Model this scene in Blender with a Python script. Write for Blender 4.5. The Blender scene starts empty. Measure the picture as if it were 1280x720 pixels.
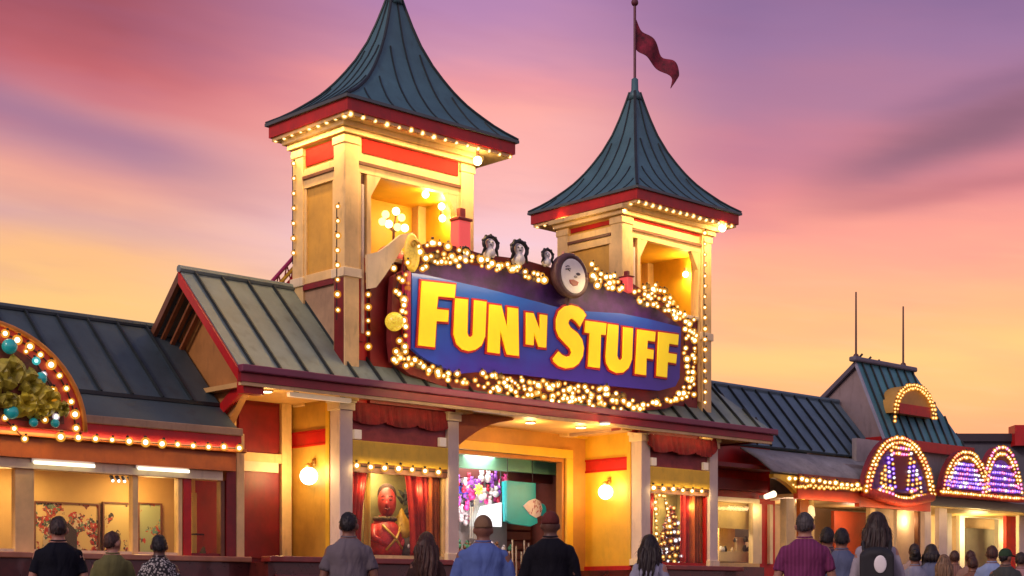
import bpy, bmesh, math, random
from mathutils import Vector, Matrix, noise
random.seed(7)
sc = bpy.context.scene
COL = sc.collection
F = 1957.0; HOR = 750.0; CX = 640.0; CZ = 1.1; GZ = .2
TH = math.atan2(1957.0, 2060.0)
UX, UY = math.cos(TH), math.sin(TH)
VX, VY = -math.sin(TH), math.cos(TH)
R = math.radians

def W(p):
    a, b, z = p
    return Vector((a*UX + b*VX, a*UY + b*VY, z))
def ray(px):
    X = (px-CX)/F
    return X, X*UX+UY, X*VX+VY
def RB(px, py, b):
    X, ru, rv = ray(px); t = b/rv
    return (ru*t, b, CZ+(HOR-py)*t/F)
def RA(px, py, a):
    X, ru, rv = ray(px); t = a/ru
    return (a, rv*t, CZ+(HOR-py)*t/F)
def RZ(px, py, z):
    X, ru, rv = ray(px); t = (z-CZ)*F/(HOR-py)
    return (ru*t, rv*t, z)

# ------------------------------------------------------------------ materials
MATS = {}
def nt(name):
    m = bpy.data.materials.new(name); m.use_nodes = True
    n = m.node_tree.nodes; l = m.node_tree.links
    return m, n, l, n['Principled BSDF']
def mat(name, rgb, rough=0.6, metal=0.0, var=0.12, scale=3.0, bump=0.0, bscale=30.0, emit=None, es=0.0, alpha=1.0,
        rgb2=None, wear=0.0, coat=0.0, spec=0.5):
    if name in MATS: return MATS[name]
    m, n, l, p = nt(name)
    p.inputs['Roughness'].default_value = rough
    p.inputs['Metallic'].default_value = metal
    p.inputs['Specular IOR Level'].default_value = spec
    if coat: p.inputs['Coat Weight'].default_value = coat
    tc = n.new('ShaderNodeTexCoord')
    nz = n.new('ShaderNodeTexNoise'); nz.inputs['Scale'].default_value = scale; nz.inputs['Detail'].default_value = 7
    nz.inputs['Roughness'].default_value = 0.65
    l.new(tc.outputs['Object'], nz.inputs['Vector'])
    rp = n.new('ShaderNodeValToRGB')
    c1 = tuple(max(0, c*(1-var*1.6)) for c in rgb); c2 = tuple(min(1, c*(1+var)) for c in (rgb2 or rgb))
    rp.color_ramp.elements[0].position = 0.3; rp.color_ramp.elements[1].position = 0.7
    rp.color_ramp.elements[0].color = (*c1, 1); rp.color_ramp.elements[1].color = (*c2, 1)
    l.new(nz.outputs['Fac'], rp.inputs['Fac'])
    out = rp.outputs['Color']
    if wear:
        n2 = n.new('ShaderNodeTexNoise'); n2.inputs['Scale'].default_value = scale*6; n2.inputs['Detail'].default_value = 9
        mp = n.new('ShaderNodeMapping'); mp.inputs['Scale'].default_value = (1, 1, .25)
        l.new(tc.outputs['Object'], mp.inputs['Vector']); l.new(mp.outputs['Vector'], n2.inputs['Vector'])
        r2 = n.new('ShaderNodeValToRGB'); r2.color_ramp.elements[0].position = .56; r2.color_ramp.elements[1].position = .74
        l.new(n2.outputs['Fac'], r2.inputs['Fac'])
        mx = n.new('ShaderNodeMixRGB'); mx.inputs['Color2'].default_value = (rgb[0]*.35+.02, rgb[1]*.35+.015, rgb[2]*.35+.01, 1)
        ml = n.new('ShaderNodeMath'); ml.operation = 'MULTIPLY'; ml.inputs[1].default_value = wear
        l.new(r2.outputs['Color'], ml.inputs[0]); l.new(ml.outputs[0], mx.inputs['Fac']); l.new(out, mx.inputs['Color1'])
        out = mx.outputs['Color']
    l.new(out, p.inputs['Base Color'])
    rr = n.new('ShaderNodeMapRange'); rr.inputs['To Min'].default_value = max(0, rough-.08); rr.inputs['To Max'].default_value = min(1, rough+.1)
    l.new(nz.outputs['Fac'], rr.inputs['Value']); l.new(rr.outputs['Result'], p.inputs['Roughness'])
    if bump:
        b2 = n.new('ShaderNodeTexNoise'); b2.inputs['Scale'].default_value = bscale; b2.inputs['Detail'].default_value = 5
        l.new(tc.outputs['Object'], b2.inputs['Vector'])
        bp = n.new('ShaderNodeBump'); bp.inputs['Strength'].default_value = bump; bp.inputs['Distance'].default_value = 0.02
        l.new(b2.outputs['Fac'], bp.inputs['Height']); l.new(bp.outputs['Normal'], p.inputs['Normal'])
    if emit:
        p.inputs['Emission Color'].default_value = (*emit, 1); p.inputs['Emission Strength'].default_value = es
    MATS[name] = m
    return m
def emat(name, rgb, s):
    if name in MATS: return MATS[name]
    m = bpy.data.materials.new(name); m.use_nodes = True
    n = m.node_tree.nodes; l = m.node_tree.links; n.clear()
    e = n.new('ShaderNodeEmission'); e.inputs['Color'].default_value = (*rgb, 1); e.inputs['Strength'].default_value = s
    o = n.new('ShaderNodeOutputMaterial'); l.new(e.outputs[0], o.inputs[0]); MATS[name] = m
    return m
def shellmat(name, rgb, s, t):
    m = bpy.data.materials.new(name); m.use_nodes = True
    n = m.node_tree.nodes; l = m.node_tree.links; n.clear()
    e = n.new('ShaderNodeEmission'); e.inputs['Color'].default_value = (*rgb, 1); e.inputs['Strength'].default_value = s
    tr = n.new('ShaderNodeBsdfTransparent'); mx = n.new('ShaderNodeMixShader'); mx.inputs[0].default_value = 1-t
    o = n.new('ShaderNodeOutputMaterial'); l.new(tr.outputs[0], mx.inputs[1]); l.new(e.outputs[0], mx.inputs[2]); l.new(mx.outputs[0], o.inputs[0])
    return m

# base colours
CREAM  = mat('cream_paint', (.80, .56, .23), .5, var=.15, scale=2, wear=.4)
CREAM2 = mat('ivory_paint', (.82, .68, .42), .5, var=.12, scale=2, wear=.35)
GOLD   = mat('golden_panel_paint', (.58, .33, .05), .5, var=.14, scale=2.5, wear=.2)
YEL    = mat('yellow_paint', (.78, .46, .03), .45, var=.12, scale=2, wear=.15)
LILAC  = mat('pale_column_paint', (.74, .61, .48), .5, var=.08, scale=2.5, wear=.25)
RED    = mat('red_paint', (.50, .010, .008), .42, var=.2, scale=3, wear=.4)
DRED   = mat('deep_red_paint', (.20, .008, .010), .45, var=.25, scale=3, wear=.4)
BRED   = mat('bright_red_paint', (.42, .010, .006), .65, var=.2, scale=3, wear=.35, spec=.2)
MAG    = mat('plum_gutter_paint', (.20, .035, .07), .35, var=.15, scale=2)
ORG    = mat('orange_fascia_paint', (.50, .13, .02), .45, var=.2, scale=2, wear=.3)
MAROON = mat('varnished_maroon_wood', (.085, .012, .009), .28, var=.35, scale=6, wear=.4, coat=.4)
BROWN  = mat('brown_trim', (.16, .06, .025), .5, var=.25, scale=5)
TAN    = mat('tan_board', (.42, .27, .15), .6, var=.15, scale=4, wear=.3)
SEAM   = mat('roof_seam_dark', (.025, .035, .035), .5, metal=.3, var=.2)
WOODU  = mat('stained_soffit_board', (.28, .10, .035), .5, var=.25, scale=8)
GREYW  = mat('grey_wall', (.10, .10, .12), .8, var=.15, bump=.2)
BLACK  = mat('black_paint', (.012, .012, .014), .4)
WHITE  = mat('white_paint', (.78, .76, .72), .45, var=.05)
def metal_roof(name, rgb, rough=.42):
    m = mat(name, rgb, rough, metal=.15, var=.2, scale=1.1, wear=.45, bump=.12, bscale=4)
    return m
ROOFM = metal_roof('main_roof_metal', (.20, .262, .235), .5)
ROOFL = metal_roof('side_roof_metal', (.062, .092, .098), .5)
ROOFT = metal_roof('spire_roof_metal', (.075, .17, .185), .5)
ROOFR = metal_roof('shop_roof_metal', (.135, .215, .25), .5)
ROOFP = metal_roof('pavilion_roof_metal', (.075, .25, .28), .5)

# ------------------------------------------------------------------ mesh builder
class MB:
    def __init__(s): s.v = []; s.f = []; s.m = []
    def quad(s, *pts, mi=0):
        i = len(s.v); s.v += [tuple(p) for p in pts]; s.f.append(tuple(range(i, i+len(pts)))); s.m.append(mi)
    def box(s, a0, a1, b0, b1, z0, z1, mi=0):
        i = len(s.v)
        s.v += [(a0,b0,z0),(a1,b0,z0),(a1,b1,z0),(a0,b1,z0),(a0,b0,z1),(a1,b0,z1),(a1,b1,z1),(a0,b1,z1)]
        for q in ((0,3,2,1),(4,5,6,7),(0,1,5,4),(1,2,6,5),(2,3,7,6),(3,0,4,7)):
            s.f.append(tuple(i+k for k in q)); s.m.append(mi)
        return s
    def hexa(s, p, mi=0):   # 8 points, bottom 4 then top 4
        i = len(s.v); s.v += [tuple(q) for q in p]
        for q in ((0,3,2,1),(4,5,6,7),(0,1,5,4),(1,2,6,5),(2,3,7,6),(3,0,4,7)):
            s.f.append(tuple(i+k for k in q)); s.m.append(mi)
        return s
    def prism(s, pts, off, mi=0, mi_side=None):   # polygon extruded by vector
        n = len(pts); i = len(s.v); off = Vector(off)
        s.v += [tuple(p) for p in pts] + [tuple(Vector(p)+off) for p in pts]
        s.f.append(tuple(range(i, i+n))); s.m.append(mi)
        s.f.append(tuple(range(i+2*n-1, i+n-1, -1))); s.m.append(mi)
        for k in range(n):
            k2 = (k+1) % n
            s.f.append((i+k, i+n+k, i+n+k2, i+k2)); s.m.append(mi if mi_side is None else mi_side)
        return s
    def tube(s, pts, r, n=8, mi=0, cap=True):
        pts = [Vector(p) for p in pts]; rs = r if isinstance(r, (list, tuple)) else [r]*len(pts)
        rings = []; up0 = None
        for k, p in enumerate(pts):
            d = (pts[min(k+1, len(pts)-1)] - pts[max(k-1, 0)])
            if d.length < 1e-9: d = Vector((0,0,1))
            d.normalize()
            up = up0 if up0 is not None else (Vector((0,0,1)) if abs(d.z) < .9 else Vector((0,1,0)))
            x = d.cross(up)
            if x.length < 1e-5: x = d.cross(Vector((1,0,0)))
            x.normalize(); y = x.cross(d).normalized(); up0 = y
            i = len(s.v)
            for j in range(n):
                t = 2*math.pi*j/n
                s.v.append(tuple(p + x*math.cos(t)*rs[k] + y*math.sin(t)*rs[k]))
            rings.append(i)
        for A, B in zip(rings, rings[1:]):
            for j in range(n):
                s.f.append((A+j, A+(j+1)%n, B+(j+1)%n, B+j)); s.m.append(mi)
        if cap:
            s.f.append(tuple(rings[0]+j for j in range(n-1, -1, -1))); s.m.append(mi)
            s.f.append(tuple(rings[-1]+j for j in range(n))); s.m.append(mi)
        return s
    def ball(s, c, r, n=10, m=7, mi=0):
        rx, ry, rz = r if isinstance(r, (tuple, list)) else (r, r, r)
        i = len(s.v); cx, cy, cz = c
        s.v.append((cx, cy, cz-rz))
        for k in range(1, m):
            ph = -math.pi/2 + math.pi*k/m
            for j in range(n):
                t = 2*math.pi*j/n
                s.v.append((cx+rx*math.cos(ph)*math.cos(t), cy+ry*math.cos(ph)*math.sin(t), cz+rz*math.sin(ph)))
        s.v.append((cx, cy, cz+rz)); last = len(s.v)-1
        for j in range(n):
            s.f.append((i, i+1+(j+1)%n, i+1+j)); s.m.append(mi)
            s.f.append((last, last-n+j, last-n+(j+1)%n)); s.m.append(mi)
        for k in range(m-2):
            for j in range(n):
                A = i+1+k*n; B = A+n
                s.f.append((A+j, A+(j+1)%n, B+(j+1)%n, B+j)); s.m.append(mi)
        return s
    def lathe(s, c, prof, n=16, mi=0):   # prof [(r,z)]
        cx, cy, cz = c; rings = []
        for r, z in prof:
            i = len(s.v)
            for j in range(n):
                t = 2*math.pi*j/n; s.v.append((cx+r*math.cos(t), cy+r*math.sin(t), cz+z))
            rings.append(i)
        for A, B in zip(rings, rings[1:]):
            for j in range(n):
                s.f.append((A+j, A+(j+1)%n, B+(j+1)%n, B+j)); s.m.append(mi)
        s.f.append(tuple(rings[0]+j for j in range(n-1, -1, -1))); s.m.append(mi)
        s.f.append(tuple(rings[-1]+j for j in range(n))); s.m.append(mi)
        return s
    def ribbon(s, pts, z0, z1, th, mi=0):  # vertical wavy sheet through (a,b) points
        n = len(pts); i = len(s.v)
        for (a, b) in pts: s.v += [(a, b, z0), (a, b, z1), (a, b+th, z0), (a, b+th, z1)]
        for k in range(n-1):
            A = i+4*k; B = A+4
            for q in ((A, B, B+1, A+1), (A+2, A+3, B+3, B+2), (A+1, B+1, B+3, A+3), (A, A+2, B+2, B)):
                s.f.append(q); s.m.append(mi)
        for A in (i, i+4*(n-1)):
            s.f.append((A, A+1, A+3, A+2)); s.m.append(mi)
        return s

BASE = {}
def put(name, me, parent=None, loc=(0,0,0), rot=0):
    o = bpy.data.objects.new(name, me); COL.objects.link(o)
    if parent: o.parent = parent
    o.location = loc; o.rotation_euler = (0, 0, rot)
    return o
def tag(o, label=None, cat=None, group=None, kind=None):
    if label: o['label'] = label
    if cat: o['category'] = cat
    if group: o['group'] = group
    if kind: o['kind'] = kind
    return o
def thing(name, label, cat, base=(0,0,0), group=None, local=False, rot=0, kind=None):
    o = bpy.data.objects.new(name, None); COL.objects.link(o)
    o.empty_display_size = .1
    if local: o.location = base; o.rotation_euler = (0,0,rot); BASE[o.name] = (0,0,0)
    else: o.location = W(base); o.rotation_euler = (0,0,TH); BASE[o.name] = tuple(base)
    tag(o, label, cat, group, kind); return o
def build(name, mb, mats, parent=None, smooth=False, bevel=0, label=None):
    """mb verts are building coordinates (a,b,z), or the thing's own coordinates for a thing made with local=True"""
    if not isinstance(mats, (list, tuple)): mats = [mats]
    if parent is not None: base = BASE[parent.name]
    else:
        xs = [v[0] for v in mb.v]; ys = [v[1] for v in mb.v]; zs = [v[2] for v in mb.v]
        base = ((min(xs)+max(xs))/2, (min(ys)+max(ys))/2, min(zs))
    me = bpy.data.meshes.new(name)
    me.from_pydata([(v[0]-base[0], v[1]-base[1], v[2]-base[2]) for v in mb.v], [], mb.f)
    for m in mats: me.materials.append(m)
    for p, mi in zip(me.polygons, mb.m):
        p.material_index = min(mi, len(mats)-1); p.use_smooth = smooth
    bm = bmesh.new(); bm.from_mesh(me)
    if smooth: bmesh.ops.remove_doubles(bm, verts=bm.verts, dist=1e-5)
    bmesh.ops.recalc_face_normals(bm, faces=bm.faces); bm.to_mesh(me); bm.free()
    if parent is None:
        o = put(name, me, None, W(base), TH)
    else:
        o = put(name, me, parent)
    BASE[o.name] = base
    if bevel:
        md = o.modifiers.new('b', 'BEVEL'); md.width = bevel; md.segments = 2; md.limit_method = 'ANGLE'
    if label: o['label'] = label
    return o
def B(*boxes, mi=0):
    m = MB()
    for x in boxes: m.box(*x)
    return m

# ------------------------------------------------------------------ roofs
def slope(m, eL, eR, rR, rL, th=.05, seam=.34, seams=True, mi=0, si=1, sh=.035):
    eL, eR, rR, rL = map(Vector, (eL, eR, rR, rL))
    nrm = (eR-eL).cross(rL-eL).normalized()
    if nrm.z < 0: nrm = -nrm
    m.hexa([eL-nrm*th, eR-nrm*th, rR-nrm*th, rL-nrm*th, eL, eR, rR, rL], mi)
    if not seams: return
    # seams run up the slope, parallel; clipped by the side edges
    L = (eR-eL).length; d = (eR-eL)/L
    up = nrm.cross(d).normalized()
    if up.z < 0: up = -up
    H = (rL-eL).dot(up)
    l0 = (rL-eL).dot(d); l1 = (rR-eL).dot(d)
    k = seam*.5
    while k < L:
        h = H
        if k < l0 and l0 > 0: h = H*k/l0
        if k > l1 and l1 < L: h = H*(L-k)/(L-l1)
        if h > .05:
            c = eL + d*k; w = .011
            m.hexa([c-d*w, c+d*w, c+d*w+up*h, c-d*w+up*h, c-d*w+nrm*sh, c+d*w+nrm*sh, c+d*w+up*h+nrm*sh, c-d*w+up*h+nrm*sh], si)
        k += seam

PROF = [(0,1),(.05,.88),(.1,.78),(.21,.60),(.30,.49),(.39,.40),(.50,.305),(.64,.21),(.78,.14),(.91,.085),(1,.05)]
def prof_r(h):
    for (h0,r0),(h1,r1) in zip(PROF, PROF[1:]):
        if h <= h1: return r0+(r1-r0)*(h-h0)/(h1-h0)
    return PROF[-1][1]
def spire(m, a0, a1, b0, b1, z0, z1, ns=8):
    ca, cb = (a0+a1)/2, (b0+b1)/2; ha, hb = (a1-a0)/2, (b1-b0)/2
    hs = [i/22 for i in range(23)]
    rings = []
    for h in hs:
        r = prof_r(h); i = len(m.v); z = z0+(z1-z0)*h
        m.v += [(ca-ha*r, cb-hb*r, z), (ca+ha*r, cb-hb*r, z), (ca+ha*r, cb+hb*r, z), (ca-ha*r, cb+hb*r, z)]
        rings.append(i)
    for A, C in zip(rings, rings[1:]):
        for j in range(4):
            m.f.append((A+j, A+(j+1)%4, C+(j+1)%4, C+j)); m.m.append(0)
    m.f.append(tuple(rings[-1]+j for j in range(4))); m.m.append(0)
    m.f.append(tuple(rings[0]+3-j for j in range(4))); m.m.append(0)
    # hips and seams
    for sx in (-1,1):
        for sy in (-1,1):
            m.tube([(ca+sx*ha*prof_r(h), cb+sy*hb*prof_r(h), z0+(z1-z0)*h+.01) for h in hs], .022, 6, 1)
    for side in range(4):
        for k in range(1, ns):
            f = -1+2*k/ns
            pts = []
            for q in range(45):
                h = q/44; r = prof_r(h)
                if abs(f) > r+.001: break
                # blend: seam leans toward the apex as it climbs
                lean = f*(1-.55*h)
                if abs(lean) > r: lean = math.copysign(r, f)
                z = z0+(z1-z0)*h
                if side == 0: pts.append((ca+ha*lean, cb-hb*r-.006, z))
                if side == 1: pts.append((ca+ha*r+.006, cb+hb*lean, z))
                if side == 2: pts.append((ca+ha*lean, cb+hb*r+.006, z))
                if side == 3: pts.append((ca-ha*r-.006, cb+hb*lean, z))
            if len(pts) > 2: m.tube(pts, .013, 5, 1)

# ------------------------------------------------------------------ bulbs
def bulb_mesh(name, core, cs, shell, ss, rc, rs, t=.5):
    m = MB(); m.ball((0,0,0), rc, 8, 6, 0); m.ball((0,0,0), rs, 10, 7, 1)
    m.lathe((0,0,0), [(rc*.6, rs*.8), (rc*.6, rs*1.35)], 8, 2)
    me = bpy.data.meshes.new(name); me.from_pydata(m.v, [], m.f)
    for x in (emat(name+'_filament', core, cs), shellmat(name+'_glass', shell, ss, t), BLACK): me.materials.append(x)  # outer glass shell also glows orange, a bulb halo put into the shape
    for p, mi in zip(me.polygons, m.m): p.material_index = mi; p.use_smooth = True
    return me
BULB  = bulb_mesh('warm_bulb', (1,.80,.42), 6.0, (1,.36,.02), .85, .020, .043, .5)
BULBB = bulb_mesh('bright_bulb', (1,.84,.50), 8.0, (1,.42,.04), 1.0, .026, .050, .45)
BULBS = bulb_mesh('small_bulb', (1,.72,.28), 4.0, (1,.34,.03), 1.0, .017, .034, .45)
BULBE = bulb_mesh('eave_bulb', (1,.78,.40), 5.5, (1,.50,.10), 1.1, .022, .036, .4)
BULBD = bulb_mesh('dim_bulb', (1,.5,.15), .5, (.8,.35,.08), .25, .020, .042, .5)
BULBP = bulb_mesh('violet_bulb', (.50,.30,1), 4, (.30,.08,.9), .9, .02, .036, .5)
BULBK = bulb_mesh('pink_bulb', (1,.35,.65), 4, (.9,.10,.35), .9, .02, .036, .5)
BULBW = bulb_mesh('white_bulb', (1,.95,.9), 5, (.9,.7,.8), .8, .02, .034, .5)
BULBT = bulb_mesh('teal_bulb', (.5,1,.95), 4, (.05,.6,.6), .8, .028, .06, .4)
BULBR = bulb_mesh('red_bulb', (1,.45,.2), 4, (.9,.08,.02), .9, .022, .038, .5)
def resample(path, sp):
    out = []; carry = 0
    P = [Vector(p) for p in path]
    for A, C in zip(P, P[1:]):
        L = (C-A).length; d = carry
        while d < L: out.append(A+(C-A)*(d/L)); d += sp
        carry = d-L
    return out
CABLE = mat('cable_rubber', (.02, .015, .012), .6)
CABLEG = mat('cable_green', (.02, .05, .03), .6)
def string(label, paths, sp, jit=.0, mesh=None, group='strings of warm bulbs', cat='light string', mixed=None, name='light_string', cable=CABLE, maxn=100, jb=None, bs=1.0):
    paths = [[Vector(p) for p in q] for q in paths]
    base = tuple(paths[0][0])
    t = thing(name, label, cat, base, group)
    m = MB()
    n = 0; rest = MB()
    for q in paths:
        m.tube(q, .008, 5)
        for p in resample(q, sp):
            j = Vector((random.uniform(-jit, jit), random.uniform(-(jit if jb is None else jb), 0), random.uniform(-jit, jit)))
            me = random.choice(mixed) if mixed else (mesh or BULB)
            if n < maxn:
                pos = p+j+Vector((0,-.02,0))
                o = bpy.data.objects.new('bulb', me); COL.objects.link(o); o.parent = t
                o.location = (pos.x-base[0], pos.y-base[1], pos.z-base[2])
                o.rotation_euler = (random.uniform(-.5,.5), random.uniform(-.5,.5), random.uniform(0,6))
                s = random.uniform(.78, 1.22)*bs; o.scale = (s, s, s)
                if j.length > .03: m.tube([p, pos], .004, 4)
            n += 1
    build('cable', m, cable, t)
    return t
def light(kind, p, energy, color, size=.1, local=False, rot=None, spot=None):
    d = bpy.data.lights.new(kind.lower()+'_lamp', kind); d.energy = energy; d.color = color
    if kind == 'AREA': d.size = size
    elif kind == 'SUN': d.angle = size
    else: d.shadow_soft_size = size
    if spot: d.spot_size = spot; d.spot_blend = .6
    o = bpy.data.objects.new('lamp_light', d); COL.objects.link(o)
    o.location = p if local else W(p)
    if rot: o.rotation_euler = rot
    return o
# ------------------------------------------------------------------ people
SKIN = {'fair': mat('skin_fair', (.36,.17,.11), .5, var=.08, scale=10), 'mid': mat('skin_mid', (.20,.085,.05), .5, var=.08, scale=10), 'dark': mat('skin_dark', (.10,.045,.028), .5, var=.1, scale=10)}
def hairmat(name, rgb):
    m, n, l, p = nt(name); p.inputs['Roughness'].default_value = .55
    tc = n.new('ShaderNodeTexCoord'); mp = n.new('ShaderNodeMapping'); mp.inputs['Scale'].default_value = (60,60,5)
    nz = n.new('ShaderNodeTexNoise'); nz.inputs['Scale'].default_value = 1; nz.inputs['Detail'].default_value = 4
    l.new(tc.outputs['Object'], mp.inputs[0]); l.new(mp.outputs[0], nz.inputs['Vector'])
    rp = n.new('ShaderNodeValToRGB'); rp.color_ramp.elements[0].position = .35; rp.color_ramp.elements[1].position = .7
    rp.color_ramp.elements[0].color = (*[c*.4 for c in rgb], 1); rp.color_ramp.elements[1].color = (*[c*1.5 for c in rgb], 1)
    l.new(nz.outputs['Fac'], rp.inputs[0]); l.new(rp.outputs[0], p.inputs['Base Color'])
    bp = n.new('ShaderNodeBump'); bp.inputs['Strength'].default_value = .7; bp.inputs['Distance'].default_value = .01
    l.new(nz.outputs['Fac'], bp.inputs['Height']); l.new(bp.outputs[0], p.inputs['Normal']); return m
HM = {k: hairmat('hair_'+k, v) for k, v in {'black':(.010,.007,.007),'brown':(.030,.014,.009),'dkbrown':(.018,.010,.008),'auburn':(.06,.020,.010),'grey':(.055,.045,.043),'blond':(.20,.11,.05)}.items()}
def cloth(name, rgb, pat=None):
    m, n, l, p = nt('cloth_'+name); p.inputs['Roughness'].default_value = .85; p.inputs['Specular IOR Level'].default_value = .2
    tc = n.new('ShaderNodeTexCoord'); nz = n.new('ShaderNodeTexNoise'); nz.inputs['Scale'].default_value = 7; nz.inputs['Detail'].default_value = 3; nz.inputs['Distortion'].default_value = .8
    mp = n.new('ShaderNodeMapping'); mp.inputs['Scale'].default_value = (1.3,1,.55); l.new(tc.outputs['Object'], mp.inputs[0]); l.new(mp.outputs[0], nz.inputs['Vector'])
    bp = n.new('ShaderNodeBump'); bp.inputs['Strength'].default_value = .9; bp.inputs['Distance'].default_value = .035
    l.new(nz.outputs['Fac'], bp.inputs['Height']); l.new(bp.outputs[0], p.inputs['Normal'])
    if pat:
        vo = n.new('ShaderNodeTexWave') if pat == 'stripe' else n.new('ShaderNodeTexVoronoi')
        vo.inputs['Scale'].default_value = 9 if pat == 'stripe' else 45
        l.new(tc.outputs['Object'], vo.inputs['Vector'])
        rp = n.new('ShaderNodeValToRGB'); rp.color_ramp.elements[0].position = .35; rp.color_ramp.elements[1].position = .5
        rp.color_ramp.elements[0].color = (*rgb, 1); rp.color_ramp.elements[1].color = (.03,.028,.03,1) if pat != 'stripe' else (*[c*.75 for c in rgb], 1)
        l.new(vo.outputs[0] if pat == 'stripe' else vo.outputs['Distance'], rp.inputs[0]); l.new(rp.outputs[0], p.inputs['Base Color'])
    else:
        n2 = n.new('ShaderNodeTexNoise'); n2.inputs['Scale'].default_value = 4; rp = n.new('ShaderNodeValToRGB')
        l.new(tc.outputs['Object'], n2.inputs['Vector'])
        rp.color_ramp.elements[0].position = .3; rp.color_ramp.elements[1].position = .7
        rp.color_ramp.elements[0].color = (*[c*.8 for c in rgb], 1); rp.color_ramp.elements[1].color = (*[min(1,c*1.12) for c in rgb], 1)
        l.new(n2.outputs['Fac'], rp.inputs[0]); l.new(rp.outputs[0], p.inputs['Base Color'])
    return m
def fuse(mb, voxel, smooth_it=6):
    me = bpy.data.meshes.new('tmp'); me.from_pydata(mb.v, [], mb.f)
    bm = bmesh.new(); bm.from_mesh(me); bmesh.ops.recalc_face_normals(bm, faces=bm.faces); bm.to_mesh(me); bm.free()
    o = bpy.data.objects.new('tmp', me); COL.objects.link(o)
    r = o.modifiers.new('r', 'REMESH'); r.mode = 'VOXEL'; r.voxel_size = voxel; r.use_smooth_shade = True
    s = o.modifiers.new('s', 'SMOOTH'); s.factor = .5; s.iterations = smooth_it
    dg = bpy.context.evaluated_depsgraph_get(); out = bpy.data.meshes.new_from_object(o.evaluated_get(dg))
    bpy.data.objects.remove(o); bpy.data.meshes.remove(me)
    for p in out.polygons: p.use_smooth = True
    return out
def ring_loft(m, rings, n=22):   # rings (cx, cy, z, rx, ry)
    idx = []
    for cx, cy, z, rx, ry in rings:
        i = len(m.v)
        for j in range(n):
            t = 2*math.pi*j/n
            ct, st = math.cos(t), math.sin(t)
            m.v.append((cx+rx*math.copysign(abs(ct)**.85, ct), cy+ry*math.copysign(abs(st)**.85, st), z))
        idx.append(i)
    for A, C in zip(idx, idx[1:]):
        for j in range(n): m.f.append((A+j, A+(j+1)%n, C+(j+1)%n, C+j)); m.m.append(0)
    m.f.append(tuple(idx[0]+n-1-j for j in range(n))); m.m.append(0); m.f.append(tuple(idx[-1]+j for j in range(n))); m.m.append(0)
def person(px, ytop, dist, lab, shirt, skin='mid', hair='black', style='short', build_w=1.0, woman=False, yaw=0.0, turn=0.0, sleeve='short', pants=(.03,.035,.05), cap=None, arms='down', bag=None, pat=None, detail=True, shr=None):
    H = CZ + (HOR-ytop)/F*dist - GZ
    s = H/1.72
    X = (px-CX)/F*dist
    t = thing('person', lab, 'person', (X, dist, 0), 'people standing with their backs to the camera', local=True, rot=math.atan2(-X, dist)*1.0+yaw); t.location.z = GZ
    vx = .013 if detail else .02
    w = build_w*(.90 if woman else 1.0)
    hw = .195*w; wa = 1.0 if not woman else .86
    tors = [(0,0,.86,.165*w,.115),(0,0,.97,(.172 if woman else .162)*w,.12),(0,.0,1.10,.150*w*wa,.108),(0,.0,1.22,.162*w*wa,.115),(0,-.005,1.31,.180*w*(.94 if woman else 1),.120),(0,-.012,1.375,.165*w,.106),(0,-.014,1.42,.126*w,.088),(0,-.012,1.455,.092,.074),(0,0,1.50,.064,.062)]
    def arm(m, sd, g=0.0, part='all'):
        sh = Vector((sd*(hw-.022),-.005,1.352))
        if arms == 'front': el = Vector((sd*(hw+.06), .04, 1.11)); wr = Vector((sd*.08, .30, 1.10))
        else: el = Vector((sd*(hw+.045), -.01, 1.10)); wr = Vector((sd*(hw+.055), .055, .86))
        if part == 'sleeve':
            e = el if sleeve == 'short' else None
            if sleeve == 'short': q = sh.lerp(el, .72); m.tube([sh+Vector((-sd*.02,0,.0)), sh.lerp(el,.3), q], [.057+g,.057+g,.060+g], 14)
            elif sleeve == 'long':
                m.tube([sh+Vector((-sd*.02,0,.0)), sh.lerp(el,.3), el], [.057+g,.055+g,.050+g], 14); m.tube([el, el.lerp(wr,.5), wr], [.050+g,.044+g,.034+g], 14)
            m.ball(sh+Vector((-sd*.012,0,-.002)), (.060+g,.060+g,.058+g), 14, 10)
            return
        m.ball(sh, .052, 12, 8); m.tube([sh, sh.lerp(el,.4), el], [.053,.050,.041], 12)
        m.ball(el, .041, 10, 8); m.tube([el, el.lerp(wr,.35), wr], [.041,.040,.026], 12)
        d = (wr-el).normalized(); pc = wr+d*.055
        m.ball(wr, .027, 8, 6)
        side = Vector((0,1,0)) if abs(d.z) > .5 else Vector((0,0,1)); nrm = d.cross(side).normalized()
        m.tube([wr, wr+d*.03, wr+d*.09], [.026,.034,.036], 10)
        for k, L in enumerate((.062,.075,.070,.055)):
            b0 = wr+d*.085+side*(.030-.020*k); b1 = b0+d*L*.5-nrm*.006*sd; b2 = b1+d*L*.45-nrm*.02*sd
            m.tube([b0-d*.02, b0, b1, b2], [.010,.0105,.0095,.008], 8); m.ball(b2, .008, 6, 5)
        b0 = wr+d*.03+side*.028; b1 = b0+side*.03+d*.025; b2 = b1+d*.03+side*.006
        m.tube([b0, b1, b2], [.013,.0115,.009], 8); m.ball(b2, .009, 6, 5)
    m = MB(); ring_loft(m, tors)
    for sd in (-1,1):
        arm(m, sd)
        hp, kn, an = Vector((sd*.088*w,0,.92)), Vector((sd*.098,.015,.50)), Vector((sd*.105,-.02,.09))
        m.ball(hp, .088, 12, 8); m.tube([hp, hp.lerp(kn,.5), kn], [.090,.075,.055], 14); m.ball(kn, .055, 10, 8); m.tube([kn, kn.lerp(an,.35), an], [.054,.056,.036], 12)
        m.ball((an.x, .05, .045), (.045,.13,.045), 12, 8); m.ball(an, .04, 10, 8)
    # neck and head
    m.tube([(0,-.015,1.42),(0,-.008,1.48),(0,.004,1.56)], [.072,.062,.060], 14)
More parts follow.
